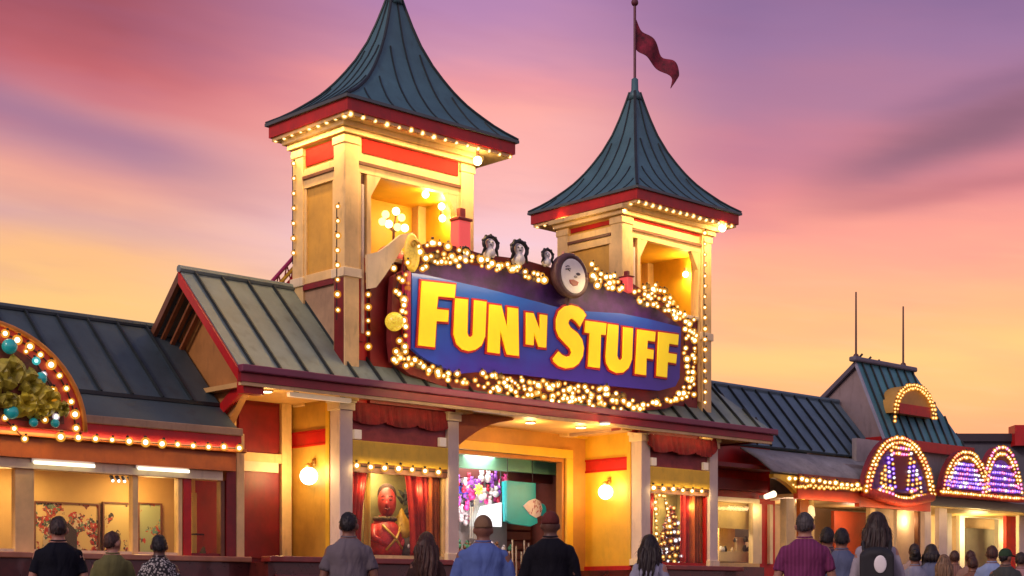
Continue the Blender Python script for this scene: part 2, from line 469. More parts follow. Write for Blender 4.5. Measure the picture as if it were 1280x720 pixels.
    Rm = Matrix.Translation((0,0,-.050)) @ Matrix.Rotation(turn, 4, 'Z')
    def hd(x, y, z): v = Rm @ Vector((x, y, 0)); return (v.x, v.y, z)
    c = hd(0,.012,1.645); 
    hm = MB(); hm.ball((0,.0,1.652), (.078,.094,.106), 18, 14); hm.ball((0,.028,1.595), (.056,.062,.062), 14, 10)
    hm.ball((0,.094,1.628), (.013,.022,.020), 8, 6); hm.ball((0,.088,1.585), (.024,.010,.008), 8, 6)
    for sd in (-1,1):
        hm.ball((sd*.084,.0,1.630), (.015,.022,.034), 10, 8); hm.ball((sd*.028,.078,1.652), (.016,.012,.010), 8, 6)
    for v in hm.v: m.v.append(tuple((Rm @ Vector(v))))
    off = len(m.v)-len(hm.v); m.f += [tuple(i+off for i in f) for f in hm.f]; m.m += hm.m
    me = fuse(m, vx, 4); me.materials.append(SKIN[skin]); me.transform(Matrix.Scale(s, 4)); put('body', me, t)
    # shirt
    sm = cloth(lab[:24].replace(' ','_'), shirt, pat)
    m = MB(); g = .014
    wid = [ (a,b,z+.0,rx+g+(.012 if z<1.2 else 0),ry+g+(.012 if z<1.2 else 0)) for a,b,z,rx,ry in tors[:-1]]
    wid[-1] = (0,-.01,1.472,.084,.074)
    ring_loft(m, wid)
    for sd in (-1,1):
        if sleeve != 'none': arm(m, sd, .004, 'sleeve')
    me = fuse(m, vx, 9)
    # folds and drape
    for v in me.vertices:
        q = Vector((v.co.x*5, v.co.y*5, v.co.z*3.2+px)); d = noise.noise(q)*.016 + (abs(noise.noise(Vector((v.co.x*9, v.co.y*9, v.co.z*4+px+v.co.x*3))))-.2)*.022
        f = min(1, max(0, (1.46-v.co.z)*8)); v.co += v.normal*d*f
    me.materials.append(sm); me.transform(Matrix.Scale(s, 4)); so = put('shirt', me, t)
    m = MB(); m.tube([(.066*math.cos(k*math.pi/10), -.012+.062*math.sin(k*math.pi/10), 1.487+.006*math.sin(k*math.pi/10)) for k in range(21)], .009, 8, cap=False)
    me = bpy.data.meshes.new('collar'); me.from_pydata([tuple(Vector(v)*s) for v in m.v], [], m.f); me.materials.append(sm)
    for p in me.polygons: p.use_smooth = True
    put('collar', me, t)
    # trousers
    m = MB(); ring_loft(m, [(0,0,.84,.175*w,.125),(0,0,.90,.178*w,.13),(0,0,.98,.165*w,.122)])
    for sd in (-1,1):
        m.tube([(sd*.09*w,0,.90),(sd*.1,.01,.5),(sd*.105,-.015,.11)], [.102,.078,.062], 14)
    me = fuse(m, .018, 3); me.materials.append(cloth('trouser_%d' % int(px), pants)); me.transform(Matrix.Scale(s, 4)); put('trousers', me, t)
    # shoes
    for sd in (-1,1):
        m = MB(); m.ball((sd*.105, .05, .045), (.052,.14,.05), 12, 8); m.box(sd*.105-.045, sd*.105+.045, -.075, .17, 0, .025)
        me = fuse(m, .014, 2); me.materials.append(BLACK); me.transform(Matrix.Scale(s, 4)); put('shoe', me, t)
    # hair
    if style != 'bald':
        m = MB(); k = {'short':(.084,.104,.117),'crop':(.081,.100,.112),'long':(.092,.112,.122),'bun':(.086,.106,.120)}[style]
        m.ball((0,-.004,1.655), k, 30, 22)
        vs = []
        for (x, y, z) in m.v:
            line = .035+(1.70-z)*-.5 if z < 1.70 else .035+(z-1.70)*1.2       # hairline
            low = 1.562 if style in ('short','crop') else 1.56
            kk = 1.0
            if y > line: kk = .86
            if z < low+.02+abs(x)*.25: kk = min(kk, .84)
            if style in ('short','crop') and abs(x) > .055 and z < 1.65 and y > -.035: kk = min(kk, .86)
            d = Vector((x, y, z-1.655))*kk
            nn = noise.noise(Vector((x*22, y*22, z*22+px)))*.009*(1 if kk == 1.0 else 0)
            vs.append((d.x*(1+nn*8), d.y*(1+nn*8), d.z*(1+nn*6)+1.655))
        m.v = vs
        if style == 'long':
            L = shr or .42
            rg = []
            for i in range(12):
                f = i/11; z = 1.66-L*f
                rg.append((.008*math.sin(f*5+px), -.055-.035*math.sin(f*1.6)-.01*f, z, (.088+.022*math.sin(f*2.6))*(1-.45*f**3)*(1.05 if f<.4 else 1), .052+.018*math.sin(f*2.2)-.03*f**3))
            ring_loft(m, rg[::-1], 26)
            for sd in (-1,1): m.tube([(sd*.072,.0,1.66),(sd*.092,-.005,1.58),(sd*.098,-.035,1.48),(sd*.085,-.07,1.38)], [.028,.034,.036,.026], 12)
        if style == 'bun': m.ball((0,-.11,1.70), .045, 12, 8)
        me = fuse(m, .011, 2)
        if style == 'long':
            for v in me.vertices:
                if v.co.z < 1.62: v.co += v.normal*(.012*math.sin(math.atan2(v.co.y+.06, v.co.x)*11+3*math.sin(v.co.z*7))+.012*noise.noise(Vector((v.co.x*9, v.co.y*9, v.co.z*3+px))))
        else:
            for v in me.vertices: v.co += v.normal*(.007*noise.noise(v.co*60+Vector((px,0,0)))+.004*noise.noise(v.co*130))
        pol = [p for p in me.polygons if p.center.z > (1.57 if style != 'long' else 1.2)]
        rs_ = random.Random(int(px)); tv = []; tf = []
        for k in range((520 if style != 'long' else 900) if detail else 160):
            p = rs_.choice(pol); n_ = Vector(p.normal)
            if p.center.y > .05: continue
            dn = Vector((0, -.15, -1)); tg = dn - n_*dn.dot(n_)
            if tg.length < .15: tg = Vector((rs_.uniform(-1,1), rs_.uniform(-1,1), 0)); tg = tg - n_*tg.dot(n_)
            tg.normalize(); sd_ = tg.cross(n_).normalized(); L_ = rs_.uniform(.5,1.3)*(.026 if style != 'long' else .085)
            tg = (tg + sd_*rs_.uniform(-.6,.6)*(.35 if style == 'long' else 1)).normalized(); b_ = Vector(p.center)-n_*.003; w_ = .0035
            lift = rs_.uniform(.1,.42) if style != 'long' else rs_.uniform(.02,.16)
            m1 = b_+tg*L_*.5+n_*L_*lift*.7; e1 = b_+tg*L_+n_*L_*lift
            i_ = len(tv); tv += [b_-sd_*w_, b_+sd_*w_, m1+sd_*w_*.8, m1-sd_*w_*.8, e1]; tf += [(i_,i_+1,i_+2,i_+3),(i_+3,i_+2,i_+4)]
        bm = bmesh.new(); bm.from_mesh(me); vv = [bm.verts.new(v) for v in tv]
        for f_ in tf: bm.faces.new([vv[q_] for q_ in f_])
        bm.to_mesh(me); bm.free()
        me.materials.append(HM[hair]); me.transform(Matrix.Scale(s, 4) @ Rm); put('hair', me, t)
    if cap:
        m = MB(); m.ball((0,-.004,1.675), (.088,.107,.108), 22, 16); m.v = [(x, y, z if z > 1.66 else 1.66+(z-1.66)*.18) for x, y, z in m.v]
        if cap[1]: m.prism([(-.06,.08,1.672),(.06,.08,1.672),(.055,.16,1.658),(.0,.178,1.654),(-.055,.16,1.658)], (0,0,.010))
        me = fuse(m, .010, 2); me.materials.append(cloth('cap_%d' % int(px), cap[0])); me.transform(Matrix.Scale(s, 4) @ Rm); put('cap', me, t)
    if bag:
        bgt = thing('backpack', 'black backpack with a pale patch on the back of the woman with very long hair', 'backpack', (X, dist, 0), local=True, rot=t.rotation_euler.z); bgt.location.z = GZ
        m = MB(); m.box(-.15, .15, -.27, -.15, 1.02, 1.33); m.ball((0,-.21,1.33), (.148,.07,.07), 16, 10)
        me = fuse(m, .012, 6); me.materials.append(mat('bag_black', (.012,.012,.014), .7, var=.4)); me.transform(Matrix.Scale(s, 4)); put('bag_body', me, bgt)
        m = MB(); m.ball((.03,-.275,1.24), (.055,.012,.08), 14, 10); me = bpy.data.meshes.new('patch'); me.from_pydata([tuple(Vector(v)*s) for v in m.v], [], m.f); me.materials.append(WHITE); put('patch', me, bgt)
        for sd in (-1,1):
            m = MB(); m.tube([(sd*.11,-.17,1.33),(sd*.12,-.10,1.44),(sd*.12,.02,1.46),(sd*.13,.12,1.36),(sd*.13,.08,1.15),(sd*.12,-.15,1.06)], .016, 8)
            me = bpy.data.meshes.new('strap'); me.from_pydata([tuple(Vector(v)*s) for v in m.v], [], m.f); me.materials.append(mat('bag_black', (.012,.012,.014))); put('strap', me, bgt)
    return t
person(73, 645, 14.5, 'man with short dark hair in a black T-shirt before the ticket window', (.004,.005,.010), 'fair', 'brown', 'short', 1.02)
person(141, 664, 15.2, 'man with brown hair in an olive green shirt, head turned right', (.13,.125,.045), 'fair', 'auburn', 'short', .92, turn=-.7, yaw=-.15)
person(199, 668, 15, 'black haired person in a black and white patterned shirt', (.42,.40,.36), 'dark', 'black', 'short', .88, pat='dots')
person(436, 640, 15, 'man with black hair in a plain grey T-shirt before the first curtained window', (.14,.12,.13), 'mid', 'black', 'short', 1.0, turn=-.25)
person(533, 665, 15.6, 'woman with long dark brown hair and dark top before the first curtained window', (.05,.025,.02), 'mid', 'auburn', 'long', .85, woman=True, shr=.5)
person(604, 645, 13.9, 'man with a tan cap and blue sweater before the prize display', (.09,.145,.36), 'mid', 'brown', 'bald', 1.12, sleeve='long', cap=((.22,.13,.07), False))
person(688, 640, 15, 'man with a maroon knit cap and black sweater under the teal sign', (.005,.005,.009), 'dark', 'brown', 'bald', 1.05, sleeve='long', cap=((.13,.03,.025), False))
person(812, 668, 15.2, 'woman with long dark hair and pale T-shirt before the second curtained window', (.30,.30,.38), 'fair', 'dkbrown', 'long', .9, woman=True, shr=.4, yaw=-.1)
person(1006, 640, 14.4, 'large man with grey hair in a purple striped shirt', (.19,.035,.11), 'fair', 'grey', 'short', 1.06, pat='stripe')
person(1034, 659, 18, 'dark haired person half hidden behind the purple shirted man', (.05,.04,.06), 'mid', 'black', 'short', .85)
person(1052, 660, 17.4, 'dark haired person in a grey blue shirt right behind the purple shirted man', (.09,.11,.18), 'mid', 'black', 'short', .9)
person(1096, 640, 13.9, 'woman with very long brown hair and white shirt carrying a black backpack', (.36,.33,.36), 'fair', 'brown', 'long', .92, woman=True, shr=.52, sleeve='long', bag=True)
person(1143, 679, 24.5, 'small far person with a dark cap under the tall arch sign', (.30,.22,.20), 'mid', 'brown', 'crop', .9, detail=False)
person(1144, 686, 22, 'person with round dark hair and pale shirt right of the backpack woman', (.20,.21,.28), 'mid', 'black', 'bun', .9, detail=False)
person(1164, 680, 22, 'person with thick dark hair in a blue grey shirt under the tall arch sign', (.12,.14,.22), 'mid', 'dkbrown', 'long', .95, shr=.14, detail=False)
person(1180, 693, 19.5, 'short blond haired woman in a tan top before the bright yellow room', (.28,.18,.11), 'fair', 'blond', 'long', .85, woman=True, shr=.3, detail=False)
person(1193, 688, 26.5, 'farthest small person in a brown striped shirt left of the dark opening', (.22,.12,.10), 'mid', 'auburn', 'short', .95, pat='stripe', detail=False)
person(1213, 688, 26, 'farthest small person before the dark opening in the white frame', (.26,.16,.13), 'mid', 'auburn', 'short', .95, detail=False)
person(1216, 696, 22.5, 'short brown haired person in front of the far pair in brown', (.17,.08,.06), 'mid', 'auburn', 'short', .95, detail=False)
person(1240, 682, 22, 'person with reddish hair in a light blue shirt before the white frame', (.22,.30,.48), 'mid', 'auburn', 'short', 1.0, detail=False)
person(1257, 686, 21, 'person in a dark green cap and dark jacket by the red door', (.05,.055,.05), 'mid', 'black', 'short', 1.0, cap=((.03,.06,.03), True), turn=-.8, detail=False)
person(1276, 690, 22, 'person in a pale pink top at the right edge of the crowd', (.35,.20,.20), 'mid', 'brown', 'short', .9, detail=False)

# ------------------------------------------------------------------ world
def s2l(c):
    r = []
    for v in c:
        v /= 255.0
        r.append(v/12.92 if v <= .04045 else ((v+.055)/1.055)**2.4)
    return tuple(r)
def make_world():
    w = bpy.data.worlds.new('World'); sc.world = w; w.use_nodes = True
    n = w.node_tree.nodes; l = w.node_tree.links; n.clear()
    def M(op, *ins, clamp=False):
        x = n.new('ShaderNodeMath'); x.operation = op; x.use_clamp = clamp
        for i, v in enumerate(ins):
            if isinstance(v, (int, float)): x.inputs[i].default_value = v
            else: l.new(v, x.inputs[i])
        return x.outputs[0]
    def smooth(v, a, b):
        x = n.new('ShaderNodeMapRange'); x.interpolation_type = 'SMOOTHSTEP'
        l.new(v, x.inputs['Value']); x.inputs['From Min'].default_value = a; x.inputs['From Max'].default_value = b
        return x.outputs['Result']
    def mix(f, a, b, mode='MIX'):
        x = n.new('ShaderNodeMixRGB'); x.blend_type = mode
        for i, v in ((0, f), (1, a), (2, b)):
            if isinstance(v, (int, float)): x.inputs[i].default_value = v
            elif isinstance(v, tuple): x.inputs[i].default_value = (*v, 1)
            else: l.new(v, x.inputs[i])
        return x.outputs[0]
    tc = n.new('ShaderNodeTexCoord'); sp = n.new('ShaderNodeSeparateXYZ'); l.new(tc.outputs['Generated'], sp.inputs[0])
    x, y, z = sp.outputs
    D = 180/math.pi
    az = M('MULTIPLY', M('ARCTAN2', x, y), D)
    el = M('MULTIPLY', M('ARCSINE', z), D)
    def nz(sx, sy, seed, detail=4):
        cb = n.new('ShaderNodeCombineXYZ'); l.new(M('MULTIPLY', az, sx), cb.inputs[0])
        l.new(M('ADD', M('MULTIPLY', el, sy), M('MULTIPLY', az, sy*.12)), cb.inputs[1]); cb.inputs[2].default_value = seed
        t = n.new('ShaderNodeTexNoise'); t.inputs['Scale'].default_value = 1; t.inputs['Detail'].default_value = detail
        t.inputs['Roughness'].default_value = .5
        l.new(cb.outputs[0], t.inputs['Vector']); return t.outputs['Fac']
    n1 = nz(.07, .32, 3.1)
    eld = M('ADD', el, M('MULTIPLY', M('SUBTRACT', n1, .5), 4.2))
    fac = M('DIVIDE', eld, 40.0, clamp=True)
    def ramp(stops):
        r = n.new('ShaderNodeValToRGB'); cr = r.color_ramp
        stops = sorted((e/40.0, c) for e, c in stops)
        for i, (p, c) in enumerate(stops):
            if i < 2:
                e = cr.elements[i]; e.position = p
            else: e = cr.elements.new(p)
            e.color = (*s2l(c), 1)
        l.new(fac, r.inputs['Fac']); return r.outputs['Color']
    Lr = ramp([(0,(240,170,110)),(10,(255,200,125)),(11.8,(254,190,128)),(13,(240,175,150)),(14.6,(243,165,145)),(15.8,(228,150,148)),
               (17.2,(214,116,122)),(18.6,(194,92,102)),(20.2,(160,72,90)),(22.5,(130,66,96)),(30,(105,80,130)),(40,(70,64,112))])
    Cr = ramp([(0,(250,190,140)),(8,(252,200,146)),(10.5,(250,196,170)),(13,(242,198,212)),(15,(250,182,180)),(17,(252,168,162)),
               (18.3,(243,155,162)),(19.4,(208,142,172)),(21,(182,128,176)),(24,(150,116,170)),(30,(105,92,148)),(40,(70,68,120))])
    Rr = ramp([(0,(236,130,110)),(6.5,(238,150,118)),(8.2,(250,188,124)),(9.4,(248,178,126)),(11.2,(250,170,135)),(12.8,(244,152,142)),
               (14.4,(222,128,140)),(15.8,(196,116,144)),(17.2,(168,112,152)),(19,(148,106,156)),(21,(128,94,148)),(24,(108,86,144)),(30,(95,86,142)),(40,(66,66,118))])
    c = mix(smooth(az, -15.5, -2), Lr, Cr)
    c = mix(smooth(az, 0, 9), c, Rr)
    def band(c, a0, e0, sl, wd, col, amt, am0, am1, wob=1.0):
        line = M('ADD', M('MULTIPLY', M('SUBTRACT', az, a0), sl), e0)
        d = M('DIVIDE', M('SUBTRACT', M('ADD', el, M('MULTIPLY', M('SUBTRACT', nz(.12, .6, 9.0+a0), .5), wob)), line), wd)
        g = M('POWER', 2.718, M('MULTIPLY', M('MULTIPLY', d, d), -1.0))
        f = M('MULTIPLY', M('MULTIPLY', g, smooth(az, am0, am1)), amt)
        return mix(f, c, s2l(col))
    c = band(c, -18, 16.6, -.22, 1.1, (150,112,150), .75, -6, -14)
    c = band(c, -18, 13.4, -.12, .45, (205,160,170), .5, -8, -14)
    c = band(c, 14, 15.5, .26, 1.0, (124,76,114), .95, 9.0, 14.5, 1.3)
    c = band(c, 14, 14.0, .10, .4, (170,90,116), .6, 9, 15, 1.0)
    c = band(c, 16, 17.4, .16, .35, (128,86,132), .6, 12, 17, 1.2)
    c = band(c, 0, 8.7, .0, .5, (250,200,124), .35, 3, 8, .8)
    wisp = smooth(nz(.13, .8, 21.0, 8), .42, .72)
    c = mix(M('MULTIPLY', wisp, .16), c, s2l((165,100,140)))
    wisp2 = smooth(nz(.30, 2.6, 44.0, 9), .48, .75)
    c = mix(M('MULTIPLY', M('MULTIPLY', wisp2, smooth(el, 17, 9)), .13), c, s2l((255,190,160)))
    aaz = M('ABSOLUTE', az)
    c = mix(smooth(aaz, 35, 120), c, mix(smooth(el, 0, 45), s2l((222,178,196)), s2l((165,165,205))))
    c = mix(smooth(el, 38, 75), c, s2l((125,125,165)))
    sky = n.new('ShaderNodeTexSky'); sky.sky_type = 'NISHITA'; sky.sun_disc = False
    sky.sun_elevation = R(2.0); sky.sun_rotation = R(14)
    bg1 = n.new('ShaderNodeBackground'); l.new(c, bg1.inputs[0]); bg1.inputs[1].default_value = .98
    bg2 = n.new('ShaderNodeBackground'); l.new(sky.outputs[0], bg2.inputs[0]); bg2.inputs[1].default_value = .02
    ad = n.new('ShaderNodeAddShader'); o = n.new('ShaderNodeOutputWorld')
    l.new(bg1.outputs[0], ad.inputs[0]); l.new(bg2.outputs[0], ad.inputs[1]); l.new(ad.outputs[0], o.inputs[0])
make_world()
light('SUN', (0,0,40), 1.3, (1,.74,.66), R(12), local=True, rot=(R(62), 0, R(-38)))   # last soft light from over the shoulder

# ------------------------------------------------------------------ ground
g = MB(); g.quad((-400,-60,GZ),(400,-60,GZ),(400,600,GZ),(-400,600,GZ))
me = bpy.data.meshes.new('ground'); me.from_pydata(g.v, [], g.f); me.materials.append(mat('asphalt', (.05,.048,.048), .85, var=.25, scale=.8, bump=.3, bscale=40))
tag(put('ground', me), kind='structure')

# ------------------------------------------------------------------ entrance building
EA0, EA1 = 10.65, 21.2
EB, EZ = 16.0, 3.94
RBk, RZk = 17.34, 5.29
ent = thing('entrance_building', 'cream, red and gold entrance hall with grey-green metal roof under the big letter sign', 'building', (15.5, 17, 0))
m = MB()
slope(m, (EA0,EB,EZ), (EA1,EB,EZ), (EA1-1.34,RBk,RZk), (EA0,RBk,RZk), th=.06, seam=.40, sh=.04)
slope(m, (EA1,18.6,EZ), (EA0,18.7,3.93), (EA0,RBk,RZk), (EA1-1.34,RBk,RZk), th=.06, seam=.4)
slope(m, (EA1,EB,EZ), (EA1,18.6,EZ), (EA1-1.34,RBk+.001,RZk), (EA1-1.34,RBk,RZk), th=.06, seam=.4)
roof = build('roof', m, [ROOFM, SEAM], ent)
m = MB(); m.tube([(EA0-.02,RBk,RZk+.02),(EA1-1.3,RBk,RZk+.02)], .05, 8)
build('ridge_cap', m, ROOFM, roof)
m = B((EA0-.02, EA1+.05, EB-.1, EB+.02, EZ-.085, EZ+.01)); m.box(EA1, EA1+.1, EB+.02, 18.4, EZ-.085, EZ+.01)
build('gutter', m, MAG, roof, bevel=.015)
m = B((EA0, EA1, EB-.03, EB+.05, EZ-.19, EZ-.087)); m.box(EA1-.04, EA1+.04, EB+.051, 18.4, EZ-.19, EZ-.087)
build('fascia', m, mat('fascia_red', (.36,.02,.03), .4, var=.2, scale=2), roof)
m = B((EA0+.02, EA1-.02, EB-.015, EB+.05, EZ-.235, EZ-.192))
build('fascia_moulding', m, CREAM, roof)
# gable end (left)
def rake(m, b0, z0, b1, z1, w, a0, a1, drop=0):
    # board running in the b-z plane
    m.hexa([(a0,b0,z0-w-drop),(a1,b0,z0-w-drop),(a1,b1,z1-w-drop),(a0,b1,z1-w-drop),(a0,b0,z0-drop),(a1,b0,z0-drop),(a1,b1,z1-drop),(a0,b1,z1-drop)])
m = MB(); rake(m, EB-.02, EZ-.03, RBk, RZk-.0, .15, EA0-.03, EA0+.03, .02)
build('rake_board', m, RED, roof)
m = MB(); rake(m, RBk, RZk, 18.7, 3.93, .13, EA0-.03, EA0+.03, .02)
build('rake_board', m, BROWN, roof)
m = MB()
for k in range(3):
    o = .16+.13*k
    rake(m, RBk, RZk-o, 18.62, 4.0-o, .05, EA0+.08+.1*k, EA0+.14+.1*k)
build('soffit_board', m, WOODU, roof)
m = MB(); m.prism([(11.05,16.14,3.92),(11.05,17.34,5.19),(11.05,18.62,3.92),(11.05,18.5,3.3),(11.05,16.9,3.3),(11.05,16.6,3.62)], (.1,0,0))
build('gable_wall', m, mat('gable_orange', (.46,.20,.05), .55, var=.15, scale=2, wear=.3), ent)
m = MB(); m.prism([(10.98,16.22,3.83),(10.98,16.36,3.93),(10.98,17.0,3.55),(10.98,17.0,3.38)], (.06,0,0)); 
m.box(10.75, 11.04, 16.05, 16.2, 3.62, 3.76)
build('gable_trim', m, RED, ent)

PB = 17.55      # back of the porch
CEIL = 3.74
ceil = build('porch_ceiling', B((10.9, 20.9, 16.05, PB+.1, CEIL, CEIL+.06)), mat('porch_ceiling_paint', (.70,.42,.14), .5, var=.12, scale=1.5), ent)
# podium and rail
for a0, a1, bq in ((11.15,14.6,17.3),(18.1,20.4,17.6)):
    plinth = build('base_wall', B((a0, a1, 16.12, bq, 0, 1.57)), MAROON, ent)
    build('counter_rail', B((a0-.05, a1+.05, 16.0, 16.2, 1.57, 1.645)), mat('rail_red', (.22,.02,.015), .3, var=.25, scale=4, coat=.4), plinth, bevel=.012)
    m = MB(); k = a0+.1
    while k+.7 < a1:
        m.box(k, k+.66, 16.09, 16.122, .35, 1.42); m.box(k+.06, k+.60, 16.075, 16.092, .42, 1.35); k += .76
    build('base_panelling', m, mat('maroon_panel', (.13,.015,.012), .3, var=.3, scale=5, coat=.4), plinth, bevel=.008)
# columns
def column(a0, a1, b0=16.3, b1=16.52, z0=1.645, z1=CEIL):
    m = B((a0,a1,b0,b1,z0,z1)); c = build('column', m, LILAC, ent, bevel=.01)
    build('column_capital', B((a0-.025,a1+.025,b0-.025,b1+.025,z1-.16,z1-.06),(a0-.04,a1+.04,b0-.04,b1+.04,z1-.059,z1-.002)), CREAM2, c, bevel=.006)
    build('column_base', B((a0-.02,a1+.02,b0-.02,b1+.02,z0,z0+.1)), CREAM2, c, bevel=.006)
for a0, a1 in ((12.40,12.61),(14.27,14.47),(18.27,18.48),(19.94,20.15)): column(a0, a1)
# side walls of the two kiosks (golden panel, red band)
for a in (12.44, 18.31):
    bb = PB
    sw = build('side_wall', B((a, a+.08, 16.521, bb, 1.57, CEIL)), YEL if a > 15 else GOLD, ent)
    build('red_band', B((a-.012, a+.002, 16.56, bb-.02, 3.18, 3.33)), RED, sw)
    build('wall_moulding', B((a-.022, a-.0, 16.54, bb-.01, 3.331, 3.36),(a-.022, a-.0, 16.54, bb-.01, 3.15, 3.179)), BRED, sw)
    build('skirting', B((a-.03, a+.0, 16.54, bb, 1.57, 1.64)), RED, sw)
    build('corner_post', B((a-.05, a-.001, 16.521, 16.60, 1.645, CEIL)), YEL, sw)
# porch back wall left of the first kiosk
bw = build('back_wall', B((11.2, 12.43, PB-.15, PB, 0, CEIL)), DRED, ent)
for a0, a1 in ((11.36,11.50),(12.22,12.38)):
    build('door_post', B((a0, a1, PB-.21, PB-.151, 1.57, CEIL)), CREAM, bw, bevel=.006)
build('door_panel', B((11.56, 12.18, PB-.175, PB-.151, 1.66, 3.68)), DRED, bw)
build('transom', B((11.50, 12.22, PB-.2, PB-.176, 2.93, 3.05)), CREAM, bw)
build('transom_block', B((11.58, 12.16, PB-.215, PB-.2, 2.80, 2.93)), CREAM2, bw)
# portal wall
pw = build('portal_wall', B((14.45, 15.0, PB, PB+.12, 0, CEIL),(17.95, 18.32, PB, PB+.12, 0, CEIL),(15.0,17.95,PB,PB+.12,3.50,CEIL)),
           mat('portal_wall_paint', (.52,.24,.04), .5, var=.15, scale=2), ent)
fr = build('portal_frame', B((14.95, 17.98, PB-.05, PB-.001, 3.36, 3.50),(17.83, 17.98, PB-.05, PB-.001, .2, 3.359)), YEL, pw, bevel=.008)
build('portal_lining', B((14.95, 17.83, PB-.0, PB+.13, 3.30, 3.359),(17.77, 17.829, PB, PB+.13, .2, 3.30)), mat('lining_orange', (.45,.17,.02), .5), fr)
# kiosk fronts, bays between the columns
def valance(a0, a1, b, z1, depth, mt, n=3, wide=0.0):
    m = MB(); N = 60; top = []; bot = []
    for i in range(N+1):
        f = i/N; a = a0+(a1-a0)*f
        sag = abs(math.sin(math.pi*n*f))**.6*.06
        e = min(f, 1-f); ed = wide*max(0, 1-e/.12)**1.5
        zz = z1-depth-sag+ed
        fold = .014*math.sin(f*math.pi*2*n*4)+.008*math.sin(f*91)
        top.append((a, b+fold*.3, z1)); bot.append((a, b-.03+fold, zz))
    for i in range(N):
        m.quad(top[i], top[i+1], bot[i+1], bot[i])
        q = [(p[0], p[1]+.03, p[2]) for p in (top[i], top[i+1], bot[i+1], bot[i])]
        m.quad(*reversed(q)); m.quad(bot[i], bot[i+1], q[2], q[3])
    return m
VAL = mat('valance_cloth', (.22,.010,.012), .8, var=.3, scale=8, bump=.2)
def bay(a0, a1, idx):
    fw = build('bay_front', B((a0, a1, 16.36, 16.44, 3.20, CEIL-.002)), mat('faded_red_board', (.30,.05,.05), .6, var=.25, scale=5), ent)
    vz = valance(a0-(.12 if idx else 0), a1+(.12 if idx else .0), 16.26 if idx else 16.33, CEIL-.003, .26, VAL, 3, .10 if idx else .0)
    build('valance', vz, VAL, fw)
    for s in (a0+.03, a1-.15):
        build('box_light', B((s, s+.12, 16.30, 16.355, 3.215, 3.34)), mat('frosted_box', (.7,.62,.55), .4, emit=(1,.7,.4), es=.25), fw, bevel=.008)
    build('gold_beam', B((a0, a1, 16.30, 16.44, 2.905, 3.20)), mat('bright_gold_paint', (.90,.58,.04), .45, var=.1, wear=.2), fw, bevel=.008)
    build('light_rail', B((a0, a1, 16.32, 16.43, 2.79, 2.904)), BROWN, fw)
    w = build('window', B((a0, a0+.035, 16.36, 16.43, 1.66, 2.789),(a1-.035, a1, 16.36, 16.43, 1.66, 2.789),(a0+.036, a1-.036, 16.36, 16.43, 1.645, 1.70)), RED if idx else CREAM, fw)
    build('pane', B((a0+.036, a1-.036, 16.405, 16.410, 1.70, 2.789)), GLASS, w)
    build('display_back', B((a0-.02, a1+.02, 17.0, 17.04, 1.2, CEIL-.005)), mat('display_back_olive', (.34,.30,.12), .7, var=.25, scale=3), w)
    build('display_side', B((a1+.0, a1+.04, 16.55, 17.0, 1.66, 2.95)), mat('display_back_olive', (.34,.30,.12)), w)
    build('display_floor', B((a0, a1, 16.44, 17.0, 1.60, 1.66)), BROWN, w)
    build('display_ceiling', B((a0, a1, 16.441, 16.99, 2.95, 3.0)), CREAM, w)
    return w
def glass():
    m = bpy.data.materials.new('window_glass'); m.use_nodes = True
    n = m.node_tree.nodes; l = m.node_tree.links; n.clear()
    t = n.new('ShaderNodeBsdfTransparent'); t.inputs[0].default_value = (.93,.95,.93,1)
    gl = n.new('ShaderNodeBsdfGlossy'); gl.inputs['Roughness'].default_value = .05; gl.inputs['Color'].default_value = (.9,.9,.9,1)
    fr0 = n.new('ShaderNodeFresnel'); fr0.inputs[0].default_value = 1.3; ge = n.new('ShaderNodeNewGeometry'); iv = n.new('ShaderNodeMath'); iv.operation = 'SUBTRACT'; iv.inputs[0].default_value = 1; l.new(ge.outputs['Backfacing'], iv.inputs[1]); fr = n.new('ShaderNodeMath'); fr.operation = 'MULTIPLY'; l.new(fr0.outputs[0], fr.inputs[0]); l.new(iv.outputs[0], fr.inputs[1])
    mx = n.new('ShaderNodeMixShader'); o = n.new('ShaderNodeOutputMaterial')
    l.new(fr.outputs[0], mx.inputs[0]); l.new(t.outputs[0], mx.inputs[1]); l.new(gl.outputs[0], mx.inputs[2]); l.new(mx.outputs[0], o.inputs[0])
    return m
GLASS = glass()
w1 = bay(12.611, 14.269, 0); w2 = bay(18.481, 19.939, 1)
CURT = mat('red_curtain', (.48,.018,.012), .75, var=.25, scale=6)
CURTO = mat('orange_curtain', (.50,.10,.01), .7, var=.25, scale=6)
def curtain(a0, a1, b, mt, par, amp=.03, fr=34, z0=1.66, z1=2.95, taper=0, side=1):
    pts = []; N = 40; m = MB()
    rows = 8
    grid = []
    for j in range(rows+1):
        fz = j/rows; z = z1+(z0-z1)*fz; row = []
        for i in range(N+1):
            f = i/N; a = a0+(a1-a0)*f
            if taper: # gathered back towards one side
                pull = taper*math.sin(min(1, fz*1.1)*math.pi*.5)
                a = (a0 + (a-a0)*(1-pull)) if side > 0 else (a1 - (a1-a)*(1-pull))
            row.append((a, b+amp*math.sin(f*fr+fz*.6)+.4*amp*math.sin(f*fr*2.3+1), z))
        grid.append(row)
    for j in range(rows):
        for i in range(N):
            m.quad(grid[j][i], grid[j][i+1], grid[j+1][i+1], grid[j+1][i])
    n0 = len(m.v)
    o = build('curtain', m, mt, par, smooth=True)
    md = o.modifiers.new('s', 'SOLIDIFY'); md.thickness = .012
    return o
curtain(12.64, 13.06, 16.52, CURT, w1, taper=.35, side=1)
curtain(13.66, 14.24, 16.52, CURT, w1, taper=.22, side=-1, fr=38)
curtain(14.03, 14.24, 16.47, CURTO, w1, fr=16)
